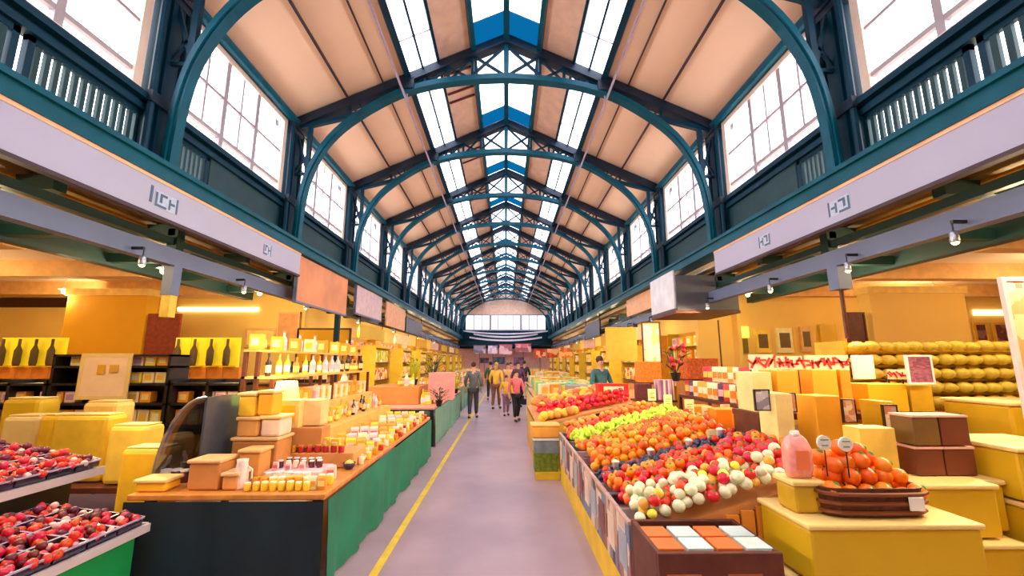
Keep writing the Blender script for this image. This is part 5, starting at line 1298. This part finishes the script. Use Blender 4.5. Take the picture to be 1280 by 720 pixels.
f_wb = fruit('pale_berry', 'berry', mat('pale_berry_m', (236, 180, 176), .3, rnd=.15), .024, 'pale pink berry in a punnet on the berry shelving', 'pale berries on the berry shelving', 'ball')
ns = nb = 0
tiers = [('lower', 2.66, .55, .12, 4, 1.9, 3.45), ('upper', 3.44, .86, .16, 5, 2.2, 3.9)]
for nm, xx, z, tl, cols, ya, yb_ in tiers:
    for i in range(cols):
        nrow = int((yb_ - ya) / .215)
        for j in range(nrow):
            x = xx + .1 + i * .184; y = yb_ - .11 - j * .215; zc = z + tl * (x - xx) + .004
            if y * 1.25 < x - .15: continue
            put(pun, (-x, y, zc + .01), (0, math.atan(tl), 0), label='shallow dark berry punnet on the %s tier of the berry shelving' % nm, group='punnets on the %s tier' % nm)
            for l in range(2):
                for a in range(4 - l):
                    for b in range(3 - l):
                        if l and random.random() < .2: continue
                        r = random.random()
                        f_ = f_st if r < .5 else (f_bb if r < .88 else f_wb)
                        if f_ is f_st:
                            if ns >= 298: f_ = f_bb
                            else: ns += 1
                        if f_ is f_bb:
                            if nb >= 298: continue
                            nb += 1
                        put(f_, (-x + (b - 1 + .5 * l) * .052 - .0, y + (a - 1.5 + .5 * l) * .05, zc + .028 + l * .034), (random.uniform(-1, 1), random.uniform(-1, 1), random.random() * 6), scale=random.uniform(.95, 1.15))

# blue punnets at the very front
t = thing('blue_punnet', 'blue edged punnet at the near end of the lower berry tier', 'punnet', (-2.8, 2.05, .6))
MB().box(-.12, .12, -.1, .1, 0, .05).build('tray', mat('pale_olive', (150, 150, 110), .4), t, bevel=.01)
MB().box(-.125, .125, -.105, .105, .05, .07).build('rim', mat('royal_blue', (40, 60, 190), .4), t, bevel=.005)

# prototypes nobody placed
for o in [q for q in bpy.data.objects if q.parent is None and 'category' in q and not q.get('label')]:
    if True:
        for c in list(o.children): bpy.data.objects.remove(c)
        bpy.data.objects.remove(o)

# ---------------------------------------------------------------- people
SKQ = []
def skinned(name, V, E, m, parent, root=0, sub=1):
    """V = [(x, y, z, r)], E = edges; one continuous surface"""
    me = bpy.data.meshes.new(name); me.from_pydata([v[:3] for v in V], E, []); me.update()
    o = bpy.data.objects.new(name, me); COL.objects.link(o)
    md = o.modifiers.new('skin', 'SKIN'); md.use_smooth_shade = True
    if not me.skin_vertices: me.skin_vertices.new()
    for i, v in enumerate(V):
        r = v[3]; me.skin_vertices[0].data[i].radius = (r, v[4] if len(v) > 4 else r)
    me.skin_vertices[0].data[root].use_root = True
    sb = o.modifiers.new('smooth', 'SUBSURF'); sb.levels = sub; sb.render_levels = sub
    if parent: o.parent = parent
    SKQ.append((o, m, name)); return o
def skin_finish():
    bpy.context.view_layer.update(); dg = bpy.context.evaluated_depsgraph_get()
    new = [(o, bpy.data.meshes.new_from_object(o.evaluated_get(dg)), m) for o, m, n in SKQ]
    for o, nm, m in new:
        o.modifiers.clear(); o.data = nm; nm.materials.clear(); nm.materials.append(m)
        for p in nm.polygons: p.use_smooth = True
skin_m = mat('skin_tone', (224, 166, 136), .5, var=.04)
def person(x, y, rz, H, shirt, pants, hairc, label, stride=.12, elbow=.12, reach=0.0, bag=None, long_hair=False, z=0):
    """standing or walking figure facing -Y before turning"""
    t = thing('person', label, 'person', (x, y, z), rz); k = H / 1.75; t.scale = (k, k, k)
    hipz = .92; V = []; E = []
    def v(*a): V.append(a); return len(V) - 1
    pel = v(0, 0, hipz, .115, .095); wa = v(0, 0, 1.08, .105, .085); ch = v(0, .01, 1.3, .13, .095); nb = v(0, .01, 1.46, .062); nk = v(0, 0, 1.52, .05)
    hd = v(0, -.01, 1.6, .078, .085); ht = v(0, .0, 1.69, .072, .08); E += [(pel, wa), (wa, ch), (ch, nb), (nb, nk), (nk, hd), (hd, ht)]
    arms = []; legs = []
    for s in (-1, 1):
        sw = stride * s * .6
        sh_ = v(s * .17, .01, 1.4, .056); el = v(s * (.22 + elbow * .3), -sw * .4 - reach * .1 + .03, 1.14, .04)
        wr = v(s * (.23 + elbow * .2) * (1 - .3 * reach), -sw - .05 - reach * .28, .92 + .2 * reach, .026); pm = v(V[wr][0], V[wr][1] - .03 - .04 * reach, V[wr][2] - .07 * (1 - reach), .03, .018)
        E += [(ch, sh_), (sh_, el), (el, wr), (wr, pm)]
        fx, fy, fz = V[pm][:3]; dz = -1 + .8 * reach; dy = -.25 - .8 * reach
        for q, ln in zip((-.026, -.009, .009, .026), (.055, .07, .065, .05)):
            a = v(fx + q * .9, fy + dy * .035, fz + dz * .035, .009); b = v(fx + q, fy + dy * .035 - .012, fz + dz * .035 - ln * .55, .008); c = v(fx + q, fy + dy * .035 - .03, fz + dz * .035 - ln, .007)
            E += [(pm, a), (a, b), (b, c)]
        th = v(fx - s * .028, fy - .02, fz + .015, .01); t2 = v(fx - s * .036, fy - .045, fz - .02, .008); E += [(pm, th), (th, t2)]
        arms.append((sh_, el, wr))
        hp = v(s * .09, 0, hipz - .06, .085); kn = v(s * .1, stride * s * .45 - .02, .5, .056); an = v(s * .1, stride * s + .03, .09, .038); to = v(s * .115, stride * s - .13, .035, .035, .028)
        E += [(pel, hp), (hp, kn), (kn, an), (an, to)]; legs.append((hp, kn, an, to))
    skinned('body', V, E, skin_m, t, pel, 1)
    g = lambda i, dr: (V[i][0], V[i][1], V[i][2], V[i][3] + dr, (V[i][4] if len(V[i]) > 4 else V[i][3]) + dr)
    sv = [(0, 0, .88, .15, .125), (0, 0, 1.0, .145, .12), (0, 0, 1.12, .14, .115), g(ch, .03), (0, .01, 1.44, .08, .075)]; se = [(0, 1), (1, 2), (2, 3), (3, 4)]
    for (a, b, c) in arms:
        i = len(sv); sv += [g(a, .018), g(b, .017), (V[c][0] * .98, V[c][1] + .01, V[c][2] + .04, .038)]; se += [(3, i), (i, i + 1), (i + 1, i + 2)]
    skinned('shirt', sv, se, shirt, t, 0, 1)
    pv = [g(pel, .018)]; pe = []
    for (a, b, c, d) in legs:
        i = len(pv); pv += [g(a, .02), g(b, .022), (V[c][0], V[c][1], .12, .055)]; pe += [(0, i), (i, i + 1), (i + 1, i + 2)]
    skinned('trousers', pv, pe, pants, t, 0, 1)
    for (a, b, c, d) in legs:
        MB().ball((V[d][0], V[d][1] + .05, .045), .1, 10, 6, .48, 1.35, .45).build('shoe', black, t, smooth=True)
    h = MB().ball((0, .018, 1.672), .093, 12, 8, .93, 1.0, 1.0)
    if long_hair: h.ball((0, .06, 1.56), .09, 10, 7, .95, .55, 1.3)
    h.build('hair', hairc, t, smooth=True)
    f = MB()
    for s in (-1, 1): f.ball((s * .03, -.092, 1.622), .009, 6, 4)
    f.build('eyes', black, t, smooth=True)
    MB().ball((0, -.1, 1.595), .013, 6, 5, .8, 1, 1.5).build('nose', skin_m, t, smooth=True)
    MB().ball((0, -.09, 1.56), .02, 8, 4, 1.1, .4, .3).build('mouth', mat('lip', (180, 90, 80), .5), t, smooth=True)
    if bag: MB().box(.2, .34, -.1, .12, .55, .85).tube([(.27, -.08, .85), (.27, -.05, 1.0), (.27, .07, 1.0), (.27, .1, .85)], .008, 6).build('bag', bag, t)
    return t
cl = lambda n, c: mat('cloth_' + n, c, .8, var=.15, scale=12)
hb = mat('hair_brown', (70, 40, 30), .6, var=.2); hk = mat('hair_black', (30, 24, 26), .6); hl = mat('hair_blond', (196, 150, 90), .6)
person(-1.02, 13.9, PI, 1.74, cl('slate', (96, 104, 110)), cl('charcoal', (60, 62, 76)), hb, 'person in slate grey top and charcoal trousers standing by the second left counter', .08)
person(.33, 13.3, .3, 1.5, cl('pink', (226, 110, 120)), cl('black', (30, 32, 40)), hk, 'person in pink top and black trousers walking toward the camera on the right', .16, bag=cl('navybag', (40, 40, 70)))
person(.02, 14.6, .2, 1.3, cl('mustard', (240, 180, 60)), cl('mauve', (150, 110, 130)), hb, 'child in mustard top walking in the middle of the aisle', .14)
person(-.35, 16.6, PI - .2, 1.72, cl('yellowcoat', (246, 190, 70)), cl('brownp', (130, 80, 60)), hl, 'person in long yellow coat seen from behind in the aisle', .12, long_hair=True)
person(.1, 18.6, 0, 1.7, cl('peachtop', (244, 176, 120)), cl('tan', (190, 140, 110)), hb, 'person in peach top facing the camera behind the yellow coat', .14)
person(-.7, 20.5, PI, 1.75, cl('olive', (60, 90, 60)), cl('darkp', (50, 50, 60)), hk, 'person in olive green jacket far along the aisle on the left', .1)
person(.5, 17.2, .2, 1.76, cl('plumtop', (90, 50, 90)), cl('darkp', (50, 50, 60)), hk, 'person in plum coloured jacket beside the right far counter', .12)
person(.95, 22.0, PI, 1.8, cl('blacktop', (40, 36, 50)), cl('darkp', (50, 50, 60)), hk, 'person in black jacket far down the aisle on the right', .1)
person(.3, 25, 0, 1.72, cl('rose', (220, 130, 140)), cl('tan', (190, 140, 110)), hb, 'person in rose top at the far end of the aisle', .1)
person(at(750, 450, 10.75).x, 10.75, .35, 1.88, cl('tealshirt', (60, 110, 120)), cl('darkp', (50, 50, 60)), hb, 'vendor in teal shirt standing behind the second fruit stand on the right', .03, reach=.6)
person(-3.75, 10.2, -1.2, 1.7, cl('creamapron', (236, 214, 180)), cl('brownp', (130, 80, 60)), hk, 'vendor in cream shirt behind the second left counter', .03, reach=.5)

skin_finish()
# ---------------------------------------------------------------- far end: signs and screens over the hall end
far = [(592, 432, 607, 442, 'grey and white striped sign at the far end, leftmost', (170, 160, 190)), (610, 432, 622, 442, 'pale lilac sign at the far end, second from the left', (226, 200, 216)), (624, 431, 640, 443, 'pink round patterned sign at the far end', (240, 170, 180)),
       (600, 448, 611, 454, 'small dark screen at the far end, left one', (60, 50, 70)), (616, 447, 631, 455, 'wide dark blue screen at the far end', (50, 70, 90)), (642, 447, 655, 457, 'plum coloured board at the far end beside the blue screen', (110, 60, 100)),
       (644, 430, 664, 440, 'rose board hanging at the far end right of the pink sign', (230, 140, 150))]
for i, (a_, b_, c_, d_, lab, col) in enumerate(far):
    P = at(a_, b_, 35.2 + .3 * i); Q = at(c_, d_, 35.2 + .3 * i); w = Q.x - P.x; h = P.z - Q.z
    t = thing('hanging_sign', lab, 'sign', ((P.x + Q.x) / 2, 35.2 + .3 * i, Q.z))
    MB().box(-w / 2, w / 2, 0, .05, 0, h).build('board', patches('farsign%d' % i, [col, tuple(min(255, c + 40) for c in col), tuple(int(c * .75) for c in col)], 3), t)
    MB().box(-.02, .02, .03, .06, -Q.z, 0).build('post', dgrey, t)
    MB().box(-w / 2 - .03, w / 2 + .03, -.02, .07, h, h + .05).build('top_edge', redi if i in (2, 6) else dgrey, t)
# red and orange boards over the right far stalls
for i, (a_, b_, c_, d_, Y, col) in enumerate(((668, 436, 682, 447, 24, (236, 60, 40)), (684, 436, 697, 447, 23, (240, 90, 40)), (699, 435, 716, 447, 22, (246, 130, 40)))):
    P = at(a_, b_, Y); Q = at(c_, d_, Y); w = Q.x - P.x; h = P.z - Q.z
    t = thing('stall_sign', ['bright red', 'orange red', 'orange'][i] + ' speckled sign board over the far right stalls', 'sign', ((P.x + Q.x) / 2, Y, Q.z))
    MB().box(-w / 2, w / 2, 0, .05, 0, h).build('board', patches('rs%d' % i, [col, tuple(int(c * .8) for c in col), (250, 190, 120)], 5), t)
    MB().box(-.02, .02, .03, .06, -Q.z + .86, 0).build('post', dgrey, t)
